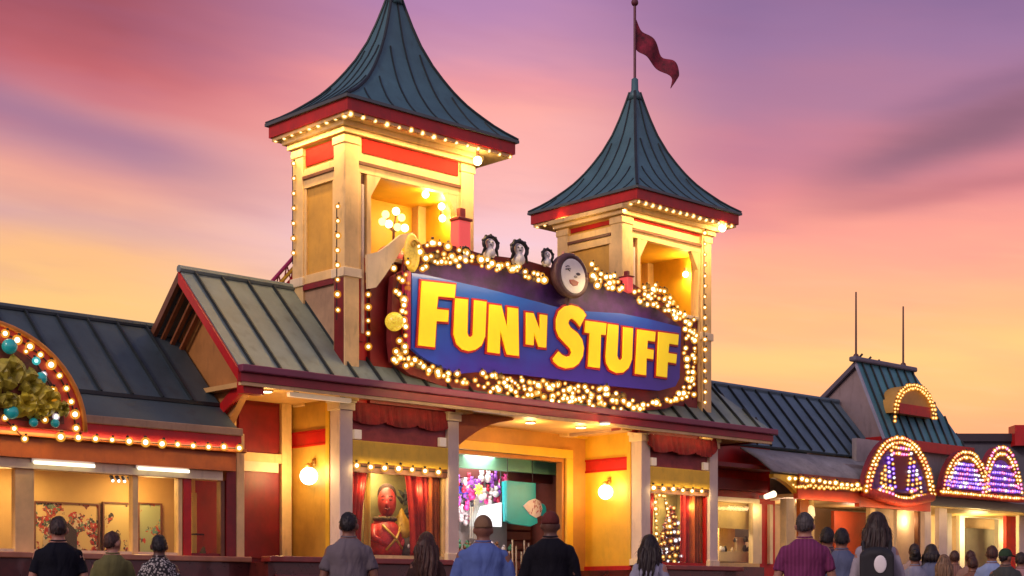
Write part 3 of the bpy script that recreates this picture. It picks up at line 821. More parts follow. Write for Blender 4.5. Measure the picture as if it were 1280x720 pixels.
curtain(13.02, 13.10, 16.56, mat('gold_curtain', (.7,.45,.08), .6), w1, fr=8)
curtain(18.5, 18.82, 16.52, CURT, w2, taper=.2, side=1)
curtain(19.5, 19.92, 16.52, CURT, w2, fr=30)
curtain(19.66, 19.9, 16.47, CURTO, w2, fr=18)
# curved bracket springing from the second column
m = MB(); pts = [(14.475,16.42,3.735),(15.65,16.42,3.735)]
for i in range(9):
    t = i/8; pts.append((15.62-1.14*t, 16.42, 3.70-.50*t-.10*math.sin(t*math.pi)*-1))
m.prism(pts, (0,.12,0)); build('bracket', m, mat('bracket_orange', (.55,.13,.03), .5, var=.2), ent, bevel=.008)
# main hall body behind
hall = build('hall_wall', B((11.2, 20.9, 18.9, 19.0, 0, 3.9),(11.15,11.2,17.56,19,0,3.9),(20.9,20.95,17.3,19,0,3.9)), mat('hall_wall_paint', (.25,.10,.05), .7), ent)
fl = build('porch_floor', B((14.601, 18.099, 16.1, 18.89, 0, .35)), mat('porch_floor_tile', (.25,.2,.17), .4), ent)
# shop interior seen through the portal
interior = build('shop_interior', B((14.3, 18.4, 18.82, 18.88, .181, CEIL-.01),(18.33,18.4,17.68,18.81,.181,CEIL-.01),(14.3,14.36,17.68,18.81,.181,CEIL-.01)), mat('shop_wall_rust', (.26,.07,.05), .6, var=.2, scale=3), ent)
build('teal_header', B((14.37, 18.3, 18.0, 18.1, 3.14, 3.42)), mat('teal_header_paint', (.16,.42,.28), .5), interior)
build('dark_beam', B((14.37, 18.3, 18.3, 18.4, 3.02, 3.28)), mat('dark_red_beam', (.12,.02,.02), .5), interior)
m = MB()
for k in range(9): m.box(16.9, 18.25, 18.76, 18.80, 1.3+k*.16, 1.43+k*.16)
build('shutter', m, mat('shutter_brown', (.30,.12,.09), .5), interior, bevel=.01)
build('shop_soffit', B((14.37, 18.3, 17.7, 18.8, 3.44, 3.50)), mat('shop_soffit_green', (.25,.42,.28), .5), interior)

# ------------------------------------------------------------------ towers
def tower(label, a0, a1, b0, b1, ea0, ea1, eb0, eb1, ze, za, zb):
    t = thing('tower', label, 'tower', ((a0+a1)/2, (b0+b1)/2, zb), 'towers rising from the entrance roof')
    m = MB(); spire(m, ea0-.03, ea1+.03, eb0-.03, eb1+.03, ze+.035, za)
    r = build('roof', m, [ROOFT, SEAM], t, smooth=False)
    ca, cb = (ea0+ea1)/2, (eb0+eb1)/2
    m = MB(); m.lathe((ca, cb, za-.12), [(.12,0),(.085,.12),(.06,.16),(.055,.34),(.03,.36)], 12)
    build('finial', m, ROOFT, r, smooth=True)
    build('roof_edge', B((ea0-.04, ea1+.04, eb0-.04, eb1+.04, ze, ze+.04)), mat('roof_edge_metal', (.09,.12,.12), .4, metal=.4), r)
    build('fascia', B((ea0, ea1, eb0, eb1, ze-.155, ze-.001)), RED, r)
    build('soffit', B((ea0+.03, ea1-.03, eb0+.03, eb1-.03, ze-.20, ze-.156)), CREAM, r)
    # cornice
    build('cornice', B((a0-.10, a1+.10, b0-.10, b1+.10, ze-.27, ze-.201),(a0-.05, a1+.05, b0-.05, b1+.05, ze-.34, ze-.271)), CREAM, t, bevel=.008)
    zt = ze-.341
    w = .24                                     # pilaster width
    for (pa, pb) in ((a0, b0),(a1-w, b0),(a0, b1-w),(a1-w, b1-w)):
        p = build('pilaster', B((pa, pa+w, pb, pb+w, zb, zt)), CREAM, t, bevel=.012)
        build('pilaster_capital', B((pa-.015, pa+w+.015, pb-.015, pb+w+.015, zt-.12, zt-.02)), CREAM, p, bevel=.008)
        build('pilaster_collar', B((pa-.025, pa+w+.025, pb-.025, pb+w+.025, 5.30, 5.42)), CREAM2, p, bevel=.008)
    build('red_cladding', B((a0-.006, a0-.001, b0+.02, b0+w-.02, zb, 5.29)), DRED, p)
    # front: header, framed opening, slim recessed strips, lower wall
    f0, f1 = a0+w, a1-w
    o0, o1 = f0+.22, f1-.06
    zo = 6.70
    hd = build('header', B((f0, f1, b0+.03, b0+.12, zo, zt)), CREAM, t)
    build('red_panel', B((f0+.06, f1-.04, b0+.012, b0+.029, zo+.26, zo+.46)), BRED, hd, bevel=.006)
    build('header_moulding', B((f0, f1, b0-.0, b0+.029, zo+.10, zo+.14)), BROWN, hd)
    # chamfered spandrels
    m = MB()
    m.prism([(o0,b0+.035,zo),(o0+.17,b0+.035,zo),(o0,b0+.035,zo-.28)], (0,.08,0))
    build('spandrel', m, CREAM, hd); m = MB()
    m.prism([(o1,b0+.035,zo),(o1,b0+.035,zo-.28),(o1-.17,b0+.035,zo)], (0,.08,0))
    build('spandrel', m, CREAM, hd)
    jl = build('jamb', B((f0, f0+.05, b0+.03, b0+.12, 5.42, zo-.001),(o0-.07, o0, b0+.03, b0+.12, 5.42, zo-.001)), CREAM, t, bevel=.006)
    build('recess', B((f0+.05, o0-.07, b0+.085, b0+.11, 4.5, zo-.002)), BROWN, jl)
    build('recess_lower', B((f0+.052, o0-.072, b0+.07, b0+.084, 4.5, 5.6)), RED, jl)
    build('slim_bar', B((f0+.075, f0+.125, b0+.05, b0+.084, 4.6, zo-.14)), LILAC, jl, bevel=.01)
    build('jamb', B((o1, f1, b0+.03, b0+.12, 4.3, zo-.001)), CREAM, t, bevel=.006)
    build('lower_wall', B((o0, o1-.001, b0+.05, b0+.13, zb, 5.60)), DRED, t)
    build('sill', B((o0-.02, o1-.001, b0+.0, b0+.16, 5.601, 5.66)), CREAM2, t, bevel=.01)
    build('lower_wall', B((f0, o0-.001, b0+.115, b0+.13, zb, 5.4)), RED, t)
    # left side
    sp = build('side_panel', B((a0+.05, a0+.10, b0+w, b1-w, 5.44, zt)), GOLD, t)
    build('side_frame', B((a0+.015, a0+.049, b0+w, b1-w, 6.60, 6.86),(a0+.015, a0+.049, b0+w, b1-w, 5.32, 5.44),(a0+.02,a0+.049,b0+w,b0+w+.05,5.441,6.599),(a0+.02,a0+.049,b1-w-.05,b1-w,5.441,6.599)), CREAM, sp, bevel=.005)
    build('red_panel', B((a0+.03, a0+.049, b0+w+.03, b1-w-.03, 6.90, zt-.03)), BRED, sp)
    build('header_moulding', B((a0-.01, a0+.014, b0+w, b1-w, 6.72, 6.76)), BROWN, sp)
    build('lower_side_wall', B((a0+.04, a0+.1, b0+w, b1-w, zb, 5.319)), TAN, sp)
    build('red_rail', B((a0+.0, a0+.039, b0+w, b1-w, 5.24, 5.31)), DRED, sp)
    # right side and back
    rs = build('side_wall', B((a1-.10, a1-.05, b0+w, b1-w, zb, zt)), YEL, t)
    build('red_panel', B((a1-.049, a1-.03, b0+w+.03, b1-w-.03, 6.90, zt-.03)), BRED, rs)
    build('back_wall', B((a0+w, a1-w, b1-.10, b1-.05, zb, zt)), YEL, t)
    build('belfry_ceiling', B((a0+.1, a1-.1, b0+.13, b1-.1, zo+.02, zo+.06)), YEL, t)
    build('belfry_floor', B((a0+.1, a1-.1, b0+.13, b1-.1, 5.4, 5.46)), BROWN, t)
    return t
t1 = tower('larger wide tower on the left, golden side panel, no flag on its concave spire', 12.40, 14.66, 16.2, 17.36, 12.20, 15.15, 15.88, 17.62, 7.5, 9.42, 3.7)
t2 = tower('smaller tower whose concave spire carries the red flag', 17.71, 19.86, 16.2, 17.60, 17.70, 20.16, 15.88, 18.19, 7.34, 9.32, 3.7)

# ------------------------------------------------------------------ left shop wing
lw = thing('shop_building', 'low orange and cream ticket shop with dark slate-grey metal roof and wide lit windows', 'building', (7, 17.5, 0))
m = MB(); LB, LZ = 16.57, 3.25
slope(m, (4.5,LB,LZ), (11.0,LB,LZ), (11.0,16.96,3.56), (4.5,16.96,3.56), th=.05, seam=6.6, seams=False, mi=0)
slope(m, (4.5,16.96,3.58), (11.0,16.96,3.58), (11.0,18.1,4.66), (4.5,18.1,4.66), th=.05, seam=.42, sh=.04)
m.box(4.5, 11.0, 16.93, 16.98, 3.55, 3.595, 1)
slope(m, (11.0,19.6,3.3), (4.5,19.6,3.3), (4.5,18.1,4.66), (11.0,18.1,4.66), th=.05, seam=.42)
r = build('roof', m, [ROOFL, SEAM], lw)
m = MB(); m.tube([(4.5,18.1,4.68),(11.0,18.1,4.68)], .045, 8); build('ridge_cap', m, ROOFL, r)
build('eave_trim', B((4.5, 11.05, LB-.06, LB+.02, LZ-.10, LZ-.005)), TAN, r, bevel=.01)
build('fascia', B((4.5, 11.05, LB-.02, LB+.06, LZ-.26, LZ-.101)), RED, r)
build('light_board', B((4.5, 11.1, LB-.07, LB+.0, LZ-.31, LZ-.261)), ORG, r, bevel=.01)
build('fascia_board', B((4.5, 11.0, 16.60, 16.68, 2.71, LZ-.265)), ORG, r)
WB = 16.72
build('base_wall', B((4.5, 11.16, 16.55, 16.85, 0, 1.57)), MAROON, lw)
build('sill', B((4.5, 11.16, 16.48, 16.9, 1.571, 1.64)), mat('sill_wood', (.40,.15,.07), .35, var=.2, coat=.3), lw, bevel=.012)
build('head_rail', B((4.5, 10.85, WB-.06, WB+.1, 2.59, 2.709)), CREAM2, lw, bevel=.006)
def pxa(px, b=WB): return RB(px, 600, b)[0]
for p0, p1, mt in ((18,42,CREAM),(165,172,CREAM),(222,227,CREAM),(275,280,BROWN)):
    build('window_post', B((pxa(p0), pxa(p1), WB-.02, WB+.08, 1.64, 2.59)), mt, lw, bevel=.006)
build('corner_post', B((pxa(281), pxa(293), WB-.04, WB+.1, 1.64, 2.95)), DRED, lw, bevel=.006)
build('corner_post', B((pxa(294), pxa(304), WB-.03, WB+.1, 1.58, 3.2)), CREAM, lw, bevel=.006)
for p0, p1 in ((-60,18),(42,165),(172,222),(238,275)):
    w = build('window', B((pxa(p0), pxa(p1), WB+.0, WB+.05, 1.641, 1.68)), CREAM2 if p0 < 200 else DRED, lw)
    build('pane', B((pxa(p0), pxa(p1), WB+.03, WB+.035, 1.68, 2.59)), GLASS, w)
build('red_post', B((pxa(228), pxa(238), WB-.03, WB+.09, 1.64, 2.59)), RED, lw, bevel=.006)
build('inner_back_wall', B((4.5, 11.1, 17.7, 17.76, 0, 3.2)), mat('inner_wall_mustard', (.58,.38,.13), .7, var=.1, scale=1.5), lw)
build('inner_ceiling', B((4.5, 11.1, 16.83, 17.69, 2.75, 2.8)), mat('inner_ceiling_paint', (.55,.38,.17), .7), lw)
build('inner_floor', B((4.5, 11.1, 16.91, 17.69, .9, .95)), BROWN, lw)
build('end_wall', B((11.1, 11.15, 16.86, 19.5, 0, 3.2)), DRED, lw)
build('inner_door', B((RB(240,600,17.66)[0], RB(276,600,17.66)[0], 17.66, 17.69, .95, 2.5)), mat('door_yellow', (.55,.42,.15), .6), lw)

# ------------------------------------------------------------------ right shop wing
rw = thing('shop_building', 'red and cream shop wing right of the entrance, bluish seamed roof above a pale awning', 'building', (22.5, 17.5, 0))
m = MB()
slope(m, (20.3,17.0,3.83), (26.0,17.0,3.83), (26.0,18.0,5.0), (20.3,18.0,5.0), th=.05, seam=.40, sh=.04)
slope(m, (26.0,19.2,3.6), (20.3,19.2,3.6), (20.3,18.0,5.0), (26.0,18.0,5.0), th=.05, seam=.40)
r = build('roof', m, [ROOFR, SEAM], rw)
m = MB(); m.tube([(20.3,18.0,5.02),(26.0,18.0,5.02)], .045, 8); build('ridge_cap', m, ROOFR, r)
m = MB()
N = 30
for i in range(N):
    a0 = 21.6+(26.3-21.6)*i/N; a1 = 21.6+(26.3-21.6)*(i+1)/N
    f = lambda a: .03*math.sin(a*5)+.02*math.sin(a*11)
    m.quad((a0,16.98,3.76),(a1,16.98,3.76),(a1,16.62,3.55+f(a1)),(a0,16.62,3.55+f(a0)))
    m.quad((a0,16.62,3.55+f(a0)),(a1,16.62,3.55+f(a1)),(a1,16.26,3.30),(a0,16.26,3.30))
aw = build('awning', m, mat('awning_canvas', (.30,.29,.28), .8, var=.2, scale=3, wear=.4), rw, smooth=True)
md = aw.modifiers.new('s','SOLIDIFY'); md.thickness = .03
build('awning_board', B((22.3, 24.3, 16.24, 16.34, 3.05, 3.29)), mat('awning_board_brown', (.25,.05,.02), .5), rw)
build('awning_fascia', B((22.3, 24.2, 16.27, 16.37, 2.86, 3.049)), mat('orange_red_fascia', (.60,.07,.02), .45, var=.15), rw)
m = MB(); q = []
for i in range(10):
    t = i/9; q.append((21.65+.8*t, 16.3, 3.19-.34*t**1.8))
m.prism([(21.65,16.3,3.26)]+[(22.55,16.3,3.26),(22.55,16.3,2.85)]+list(reversed(q)), (0,.1,0))
build('curved_bracket', m, YEL, rw, bevel=.006)
build('wall', B((20.3, 22.6, 17.1, 17.2, 2.88, 3.8),(22.2,22.75,17.1,17.2,0,2.879)), RED, rw)
build('dark_soffit', B((20.2, 22.2, 16.6, 17.09, 3.35, 3.42)), DRED, rw)
build('red_lintel', B((20.2, 22.35, 16.95, 17.09, 3.0, 3.2)), DRED, rw)
build('head_rail', B((20.3, 22.2, 17.02, 17.16, 2.80, 2.879)), CREAM2, rw)
for p0, p1 in ((938,949),(959,963)): build('window_post', B((pxa(p0,17.1), pxa(p1,17.1), 17.04, 17.14, 1.74, 2.8)), CREAM2, rw, bevel=.006)
w = build('window', B((20.3, 22.2, 17.02, 17.16, 1.68, 1.74)), CREAM, rw)
build('pane', B((20.3, 22.2, 17.09, 17.095, 1.74, 2.8)), GLASS, w)
build('base_wall', B((20.41, 22.3, 17.0, 17.2, 0, 1.679)), MAROON, rw)
build('inner_back_wall', B((20.3, 22.8, 18.3, 18.35, 0, 3.3)), mat('inner_wall_pale', (.62,.46,.26), .7), rw)
build('roller_blind', B((20.3, pxa(938,17.2), 17.22, 17.24, 2.35, 2.8)), mat('blind_yellow', (.60,.42,.16), .7), w)
build('window_shelf', B((pxa(949,17.2), pxa(959,17.2), 17.2, 17.35, 2.28, 2.31)), WHITE, w)
post = build('corner_post', B((pxa(982,16.3), pxa(993,16.3), 16.28, 16.42, 0, 2.849)), CREAM, rw, bevel=.01)

# arcade under the pavilion and the light arches
ar = thing('shop_building', 'cream arcade front under the lit purple arches, with a red door and bright yellow room', 'building', (27, 17.5, 0))
AB = 17.15
build('fascia', B((24.201, 26.6, 16.3, 16.4, 2.80, 3.12)), mat('orange_red_fascia', (.60,.07,.02), .45), ar)
build('fascia', B((26.601, 36, 16.5, 16.6, 2.95, 3.12)), BLACK, ar)
build('parapet', B((24.2, 36, 16.61, 17.2, 3.0, 3.6)), mat('pale_parapet', (.42,.37,.34), .6, wear=.3), ar)
build('upper_fascia', B((25.95, 29.0, 16.75, 16.85, 4.02, 4.22)), RED, ar)
build('upper_wall', B((25.0, 29.0, 16.9, 17.0, 3.601, 4.15)), mat('pale_parapet', (.42,.37,.34), .6), ar)
build('back_wall', B((22.76, 38, 18.4, 18.5, 0, 3.6)), mat('arcade_cream', (.60,.44,.30), .6, var=.12), ar)
build('ceiling', B((22.76, 38, 16.62, 18.39, 2.93, 2.99)), CREAM, ar)
def seg(p0, p1, y0, y1, b, name, mt, th=.08):
    A = RB(p0, y1, b); C = RB(p1, y0, b)
    z0 = 0 if y1 >= 720 else RB(p0, y1, b)[2]
    return build(name, B((A[0], C[0], b, b+th, z0, C[2])), mt, ar, bevel=.006)
seg(1043, 1083, 641, 720, 17.9, 'door', mat('door_orange_red', (.48,.07,.02), .5, var=.15))
seg(1000, 1012, 600, 720, 16.9, 'orange_post', ORG)
for p0, p1, b, mt in ((1013,1018,16.9,CREAM),(1088,1094,16.42,CREAM),(1117,1121,17.2,CREAM2),(1148,1153,17.2,BROWN),(1156,1164,16.7,LILAC),(1174,1184,16.7,LILAC)):
    seg(p0, p1, 620, 720, b, 'post', mt, .1)
seg(1094, 1117, 634, 720, 17.5, 'shutter_panel', mat('shutter_cream', (.6,.48,.36), .5), .05)
seg(1121, 1147, 634, 720, 17.5, 'shutter_panel', mat('shutter_cream', (.6,.48,.36), .5), .05)
seg(1184, 1190, 640, 720, 17.6, 'white_frame', WHITE)
seg(1200, 1254, 634, 646, 17.9, 'white_frame', WHITE, .1)
seg(1200, 1206, 646, 720, 17.9, 'white_frame', WHITE, .1)
seg(1248, 1254, 646, 720, 17.9, 'white_frame', WHITE, .1)
seg(1208, 1247, 662, 720, 18.2, 'dark_opening', mat('opening_grey', (.18,.17,.16), .6))
seg(1258, 1272, 640, 720, 17.3, 'door', RED)
seg(1274, 1290, 630, 720, 17.0, 'end_post', LILAC)

# ------------------------------------------------------------------ pavilion
pv = thing('pavilion', 'pavilion with steep teal metal roof, pale gable and two thin poles on its ridge', 'pavilion', (27.3, 17.8, 3.6))
m = MB()
slope(m, (26.0,16.9,4.2), (28.95,16.9,4.2), (28.0,17.58,5.78), (26.0,17.58,5.78), th=.05, seam=.30, sh=.035)
slope(m, (28.95,16.9,4.2), (28.95,19.2,4.3), (28.0,17.6,5.78), (28.0,17.58,5.78), th=.05, seam=.3)
slope(m, (28.95,19.2,4.3), (26.0,19.2,4.55), (26.0,17.58,5.78), (28.0,17.58,5.78), th=.05, seam=.3)
r = build('roof', m, [ROOFP, SEAM], pv)
build('ridge_cap', B((25.85, 28.08, 17.50, 17.66, 5.76, 5.86)), mat('ridge_cap_slate', (.13,.13,.16), .5), r, bevel=.03)
m = MB(); m.prism([(26.06,17.0,4.2),(26.06,17.58,5.68),(26.06,19.1,4.5),(26.06,19.1,3.6),(26.06,17.0,3.6)], (.08,0,0))
build('gable_wall', m, mat('pale_gable', (.34,.27,.26), .7, var=.15, scale=1.2, wear=.5), pv)
m = MB(); rake(m, 16.9, 4.18, 17.58, 5.78, .12, 25.96, 26.04); build('rake_board', m, mat('pale_rake', (.32,.33,.40), .5), r)
m = MB(); rake(m, 17.58, 5.78, 19.2, 4.55, .10, 25.96, 26.04); build('rake_board', m, mat('slate_rake', (.12,.11,.14), .5), r)
build('red_band', B((25.98, 26.059, 17.0, 18.0, 4.12, 4.26)), RED, pv)
build('corner_wall', B((26.14, 28.8, 17.02, 19.0, 3.61, 4.14)), mat('pale_gable', (.34,.27,.26), .7), pv)
# half-round dormer
d0 = RB(1116, 527, 16.98)[0]; d1 = RB(1167, 527, 16.98)[0]; dc = (d0+d1)/2; dr = (d1-d0)/2
dz = RB(1140, 519, 16.98)[2]
m = MB(); pts = [(dc+dr*math.cos(math.pi*k/18), 16.98, dz+dr*.80*math.sin(math.pi*k/18)) for k in range(19)]
m.prism(pts, (0,.36,0)); dm = build('dormer', m, mat('dormer_gold', (.55,.30,.06), .5), pv)
build('dormer_panel', B((dc-dr*.72, dc+dr*.80, 16.955, 16.978, dz, dz+.2)), RED, dm)
DORMER = (dc, dr, dz)

# poles on the pavilion
for px, yt, lab, rr in ((1070,365,'taller thin dark pole at the gable end of the pavilion ridge',.02),(1129,383,'shorter thin dark pole toward the far end of the pavilion ridge',.02)):
    p = RB(px, 460, 17.58); top = RB(px, yt, 17.58)[2]
    t = thing('roof_pole', lab, 'pole', (p[0], 17.58, 5.86), 'thin poles on the pavilion ridge')
    m = MB(); m.tube([(p[0],17.58,5.86),(p[0],17.58,top)], [.022,.016], 8); build('shaft', m, mat('pole_brown', (.10,.04,.035), .5), t)
    m = MB(); m.lathe((p[0],17.58,5.861), [(.06,0),(.05,.04),(.025,.06)], 10); build('base_flange', m, mat('pole_brown', (.10,.04,.035), .5), t)

# ------------------------------------------------------------------ far flat building
fb = thing('flat_building', 'plain dark grey flat-roofed building behind the pavilion with a red block on its roof', 'building', (14.5, 46, 0), local=True)
m = MB(); m.box(-4, 20, 0, 8, 0, 5.75); o = build('wall', m, GREYW, fb)
m = MB(); m.box(-4.1, 20, -.12, 8, 5.75, 5.98); build('parapet', m, mat('dark_parapet', (.04,.03,.035), .6), fb)
m = MB(); m.box(.15, 3, -.4, .2, 5.6, 6.2); build('roof_block', m, RED, fb)

# roller coaster truss behind the left tower
A = RA(330, 350, 13.0)
ct = thing('coaster_track', 'short sloping piece of red and yellow ride track behind the larger tower', 'ride track', (11.9, 19.2, 3.9))
p0 = Vector(RB(322, 372, 19.2)); p1 = Vector(RB(372, 316, 19.2))
dv = (p1-p0).normalized()
for k, (off, mt) in enumerate(((0, mat('track_magenta', (.42,.03,.12), .4)), (.16, YEL), (.30, RED))):
    m = MB(); m.tube([p0+Vector((0,0,-off))-dv*1.2, p1+Vector((0,0,-off))+dv*1.0], .03, 8); build('rail', m, mt, ct)
m = MB()
for k in range(14):
    q = p0-dv*1.0+dv*.22*k
    m.tube([q, q+Vector((0,0,-.30))+dv*.11], .012, 6); m.tube([q+Vector((0,0,-.30))+dv*.11, q+dv*.22], .012, 6)
m.tube([p0-dv*1.1, (p0.x-.9, p0.y, 0)], .04, 8)
build('truss_brace', m, RED, ct)
# ------------------------------------------------------------------ main sign
SB = 15.90
def S(cx, cy, b=SB): return RB(460+cx/2.909, 280+cy/2.909, b)
sg = thing('letter_sign', 'huge blue sign with yellow FUN N STUFF letters outlined in red', 'sign', (15.2, 15.95, 4.0))
back = [(86,330),(92,190),(135,165),(150,85),(250,62),(420,110),(560,128),(690,165),(830,180),(960,215),(1000,240),(1080,262),(1150,340),(1195,430),(1190,560),(1160,640),(1080,672),(960,682),(850,672),(700,655),(500,630),(300,600),(150,545),(92,500),(84,430)]
m = MB(); m.prism([S(x, y, 16.06) for x, y in back], (0, .10, 0)); 
build('backboard', m, mat('sign_backboard', (.16,.010,.012), .55, var=.3, scale=4), sg)
# frame legs that carry it on the roof
for cx in (200, 600, 1000):
    p = S(cx, 560, 16.2); m = MB(); m.box(p[0]-.04, p[0]+.04, 16.165, 16.24, 4.05, 5.2); m.tube([(p[0],16.2,4.9),(p[0],16.9,4.7)], .025, 6)
    build('support_post', m, BLACK, sg)
top = [(168,172),(250,140),(300,125),(380,150),(560,165),(640,205),(700,240),(820,205),(900,230),(1000,280),(1080,330),(1136,372),(1136,400)]
m = MB(); m.prism([S(x, y, 16.0) for x, y in top+[(700,320),(420,250),(168,200)]], (0, .058, 0))
build('dark_banner', m, mat('banner_plum', (.022,.006,.045), .5, var=.5, scale=2.5, rgb2=(.07,.012,.15)), sg)
blue = [(160,178),(205,184),(300,205),(420,232),(560,268),(680,300),(800,318),(920,325),(1020,345),(1138,375),(1136,470),(1133,560),(1118,590),(1060,606),(900,590),(700,566),(540,546),(400,538),(330,545),(262,518),(200,485),(158,450)]
def blue_mat():
    m, n, l, p = nt('sign_blue')
    tc = n.new('ShaderNodeTexCoord'); mp = n.new('ShaderNodeMapping'); mp.inputs['Rotation'].default_value = (0, R(-8), 0)
    nz = n.new('ShaderNodeTexNoise'); nz.inputs['Scale'].default_value = 1.6; nz.inputs['Detail'].default_value = 5
    l.new(tc.outputs['Object'], mp.inputs[0]); l.new(mp.outputs[0], nz.inputs['Vector'])
    sx = n.new('ShaderNodeSeparateXYZ'); l.new(tc.outputs['Object'], sx.inputs[0])
    ma = n.new('ShaderNodeMath'); ma.operation = 'MULTIPLY_ADD'; l.new(sx.outputs[2], ma.inputs[0]); ma.inputs[1].default_value = .55; ma.inputs[2].default_value = -.12
    mb = n.new('ShaderNodeMath'); mb.operation = 'MULTIPLY_ADD'; l.new(sx.outputs[0], mb.inputs[0]); mb.inputs[1].default_value = -.09; l.new(ma.outputs[0], mb.inputs[2])
    mc = n.new('ShaderNodeMath'); mc.operation = 'MULTIPLY_ADD'; l.new(nz.outputs['Fac'], mc.inputs[0]); mc.inputs[1].default_value = .7; l.new(mb.outputs[0], mc.inputs[2])
    rp = n.new('ShaderNodeValToRGB'); e = rp.color_ramp.elements
    e[0].position = .40; e[0].color = (.030,.015,.36,1); e[1].position = .95; e[1].color = (.003,.12,.60,1)
    x = rp.color_ramp.elements.new(.66); x.color = (.010,.06,.52,1)
    l.new(mc.outputs[0], rp.inputs[0]); l.new(rp.outputs[0], p.inputs['Base Color']); p.inputs['Roughness'].default_value = .35
    p.inputs['Coat Weight'].default_value = .3
    return m
m = MB(); m.prism([S(x, y, 15.94) for x, y in blue], (0, .058, 0)); pan = build('blue_panel', m, blue_mat(), sg)
m = MB()
ed = [S(148,168), S(162,172), S(160,452), S(146,448)]
m.prism([(p[0],15.93,p[2]) for p in ed], (0,.11,0)); build('side_edge', m, mat('edge_crimson', (.42,.02,.08), .4), pan)
# letters
LET = {
 'F': [(203,205),(326,219),(322,268),(262,262),(257,308),(300,312),(298,355),(256,352),(250,447),(190,440)],
 'U': [(325,268),(371,273),(368,395),(373,408),(381,410),(389,402),(394,275),(438,281),(433,408),(420,440),(398,456),(375,461),(350,455),(330,435),(319,398)],
 'N': [(449,290),(492,296),(514,380),(516,301),(553,306),(556,479),(513,473),(488,386),(486,470),(442,464)],
 'n': [(583,320),(609,323),(632,385),(633,327),(659,331),(655,449),(628,445),(611,393),(609,440),(582,436)],
 'S': [(800,330),(778,372),(762,352),(748,342),(738,348),(735,360),(744,376),(770,396),(786,420),(792,450),(788,480),(774,506),(754,520),(728,524),(702,516),(684,500),(680,488),(700,462),(712,474),(728,482),(742,478),(748,466),(742,450),(722,430),(702,408),(692,380),(692,345),(702,315),(722,298),(746,293),(772,300),(790,314)],
 'T': [(799,350),(874,360),(871,403),(854,401),(850,523),(808,517),(814,396),(796,393)],
 'U2': [(881,362),(918,367),(913,478),(918,491),(926,494),(933,486),(936,373),(971,378),(967,490),(955,522),(935,539),(912,541),(888,528),(875,505),(872,480)],
 'F2': [(988,382),(1053,391),(1050,427),(1024,423),(1022,453),(1046,457),(1044,491),(1020,487),(1018,549),(979,543)],
 'F3': [(1064,391),(1137,401),(1134,439),(1102,434),(1099,468),(1130,473),(1127,506),(1097,501),(1094,557),(1057,551)],
}
YL = mat('letter_yellow_glow', (.90,.66,.01), .4, var=.05, scale=3, coat=.2, emit=(1,.66,.0), es=.42)  # paint glows a little, imitating bulb light falling on the letters
RO = mat('letter_outline_red', (.50,.012,.015), .35, var=.1)
def curve_mesh(name, pts, off, depth, bev, mt, bplane, par):
    cu = bpy.data.curves.new(name, 'CURVE'); cu.dimensions = '2D'; cu.fill_mode = 'BOTH'
    sp = cu.splines.new('POLY'); sp.points.add(len(pts)-1)
    ar = sum(pts[i][0]*pts[(i+1)%len(pts)][1]-pts[(i+1)%len(pts)][0]*pts[i][1] for i in range(len(pts)))
    if ar > 0: pts = pts[::-1]
    for p, q in zip(sp.points, pts): p.co = (q[0], q[1], 0, 1)
    sp.use_cyclic_u = True; cu.extrude = depth/2; cu.offset = off; cu.bevel_depth = bev; cu.bevel_resolution = 1
    o = bpy.data.objects.new('tmp', cu); COL.objects.link(o)
    dg = bpy.context.evaluated_depsgraph_get(); me = bpy.data.meshes.new_from_object(o.evaluated_get(dg))
    bpy.data.objects.remove(o)
    base = BASE[par.name]
    for v in me.vertices:
        x, y, z = v.co; v.co = (x-base[0], bplane - z - base[1], y-base[2])
    me.materials.clear(); me.materials.append(mt); me.name = name
    ob = put(name, me, par); BASE[ob.name] = base; return ob
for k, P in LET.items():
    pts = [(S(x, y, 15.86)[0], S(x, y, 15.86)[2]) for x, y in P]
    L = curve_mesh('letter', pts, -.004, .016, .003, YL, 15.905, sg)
    curve_mesh('letter_outline', pts, .026, .018, .002, RO, 15.925, L)

# ------------------------------------------------------------------ medallion with face
fm = thing('face_medallion', 'dark oval medallion with a winking cream face over the letter S of the big sign', 'medallion', S(738,188,15.85))
c = Vector(S(738, 188, 15.84)); rx = .22; rz = .30
KX = (RB(737,342,15.84)[0]-RB(690,342,15.84)[0])/2/.26
def oval(cx, cz, rx, rz, tilt, n=28): return [(cx+rx*math.cos(t)*math.cos(tilt)+rz*math.sin(t)*math.sin(tilt), cz-rx*math.cos(t)*math.sin(tilt)+rz*math.sin(t)*math.cos(tilt)) for t in [2*math.pi*k/n for k in range(n)]]
def ovpr(m, cx, cz, rx, rz, tilt, b0, th): m.prism([(x, b0, z) for x, z in oval(cx, cz, rx, rz, tilt)], (0, th, 0)); return m
def kx(m):
    m.v = [(c.x+(x-c.x)*KX, y, z) for x, y, z in m.v]; return m
m = MB(); ovpr(m, c.x, c.z, .215, .31, -.06, 15.84, .10)
m.tube([(x, 15.84, z) for x, z in oval(c.x, c.z, .19, .285, -.06)+[oval(c.x, c.z, .19, .285, -.06)[0]]], .042, 10)
build('ring', kx(m), mat('ring_umber', (.10,.045,.05), .5, var=.3, scale=10), fm, smooth=True)
face = build('face_plate', kx(ovpr(MB(), c.x+.01, c.z-.01, .165, .25, -.06, 15.80, .03)), mat('face_cream', (.90,.88,.76), .45, var=.06, scale=8), fm, bevel=.006)
FK = mat('face_ink', (.05,.04,.05), .5); 
m = MB()
for x0, z0, x1, z1 in ((-.10,.06,-.03,.085),(-.10,.075,-.04,.05),(-.10,.10,-.05,.12)):
    m.tube([(c.x+x0,15.82,c.z+z0),(c.x+(x0+x1)/2,15.815,c.z+(z0+z1)/2+.012),(c.x+x1,15.82,c.z+z1)], .006, 6)
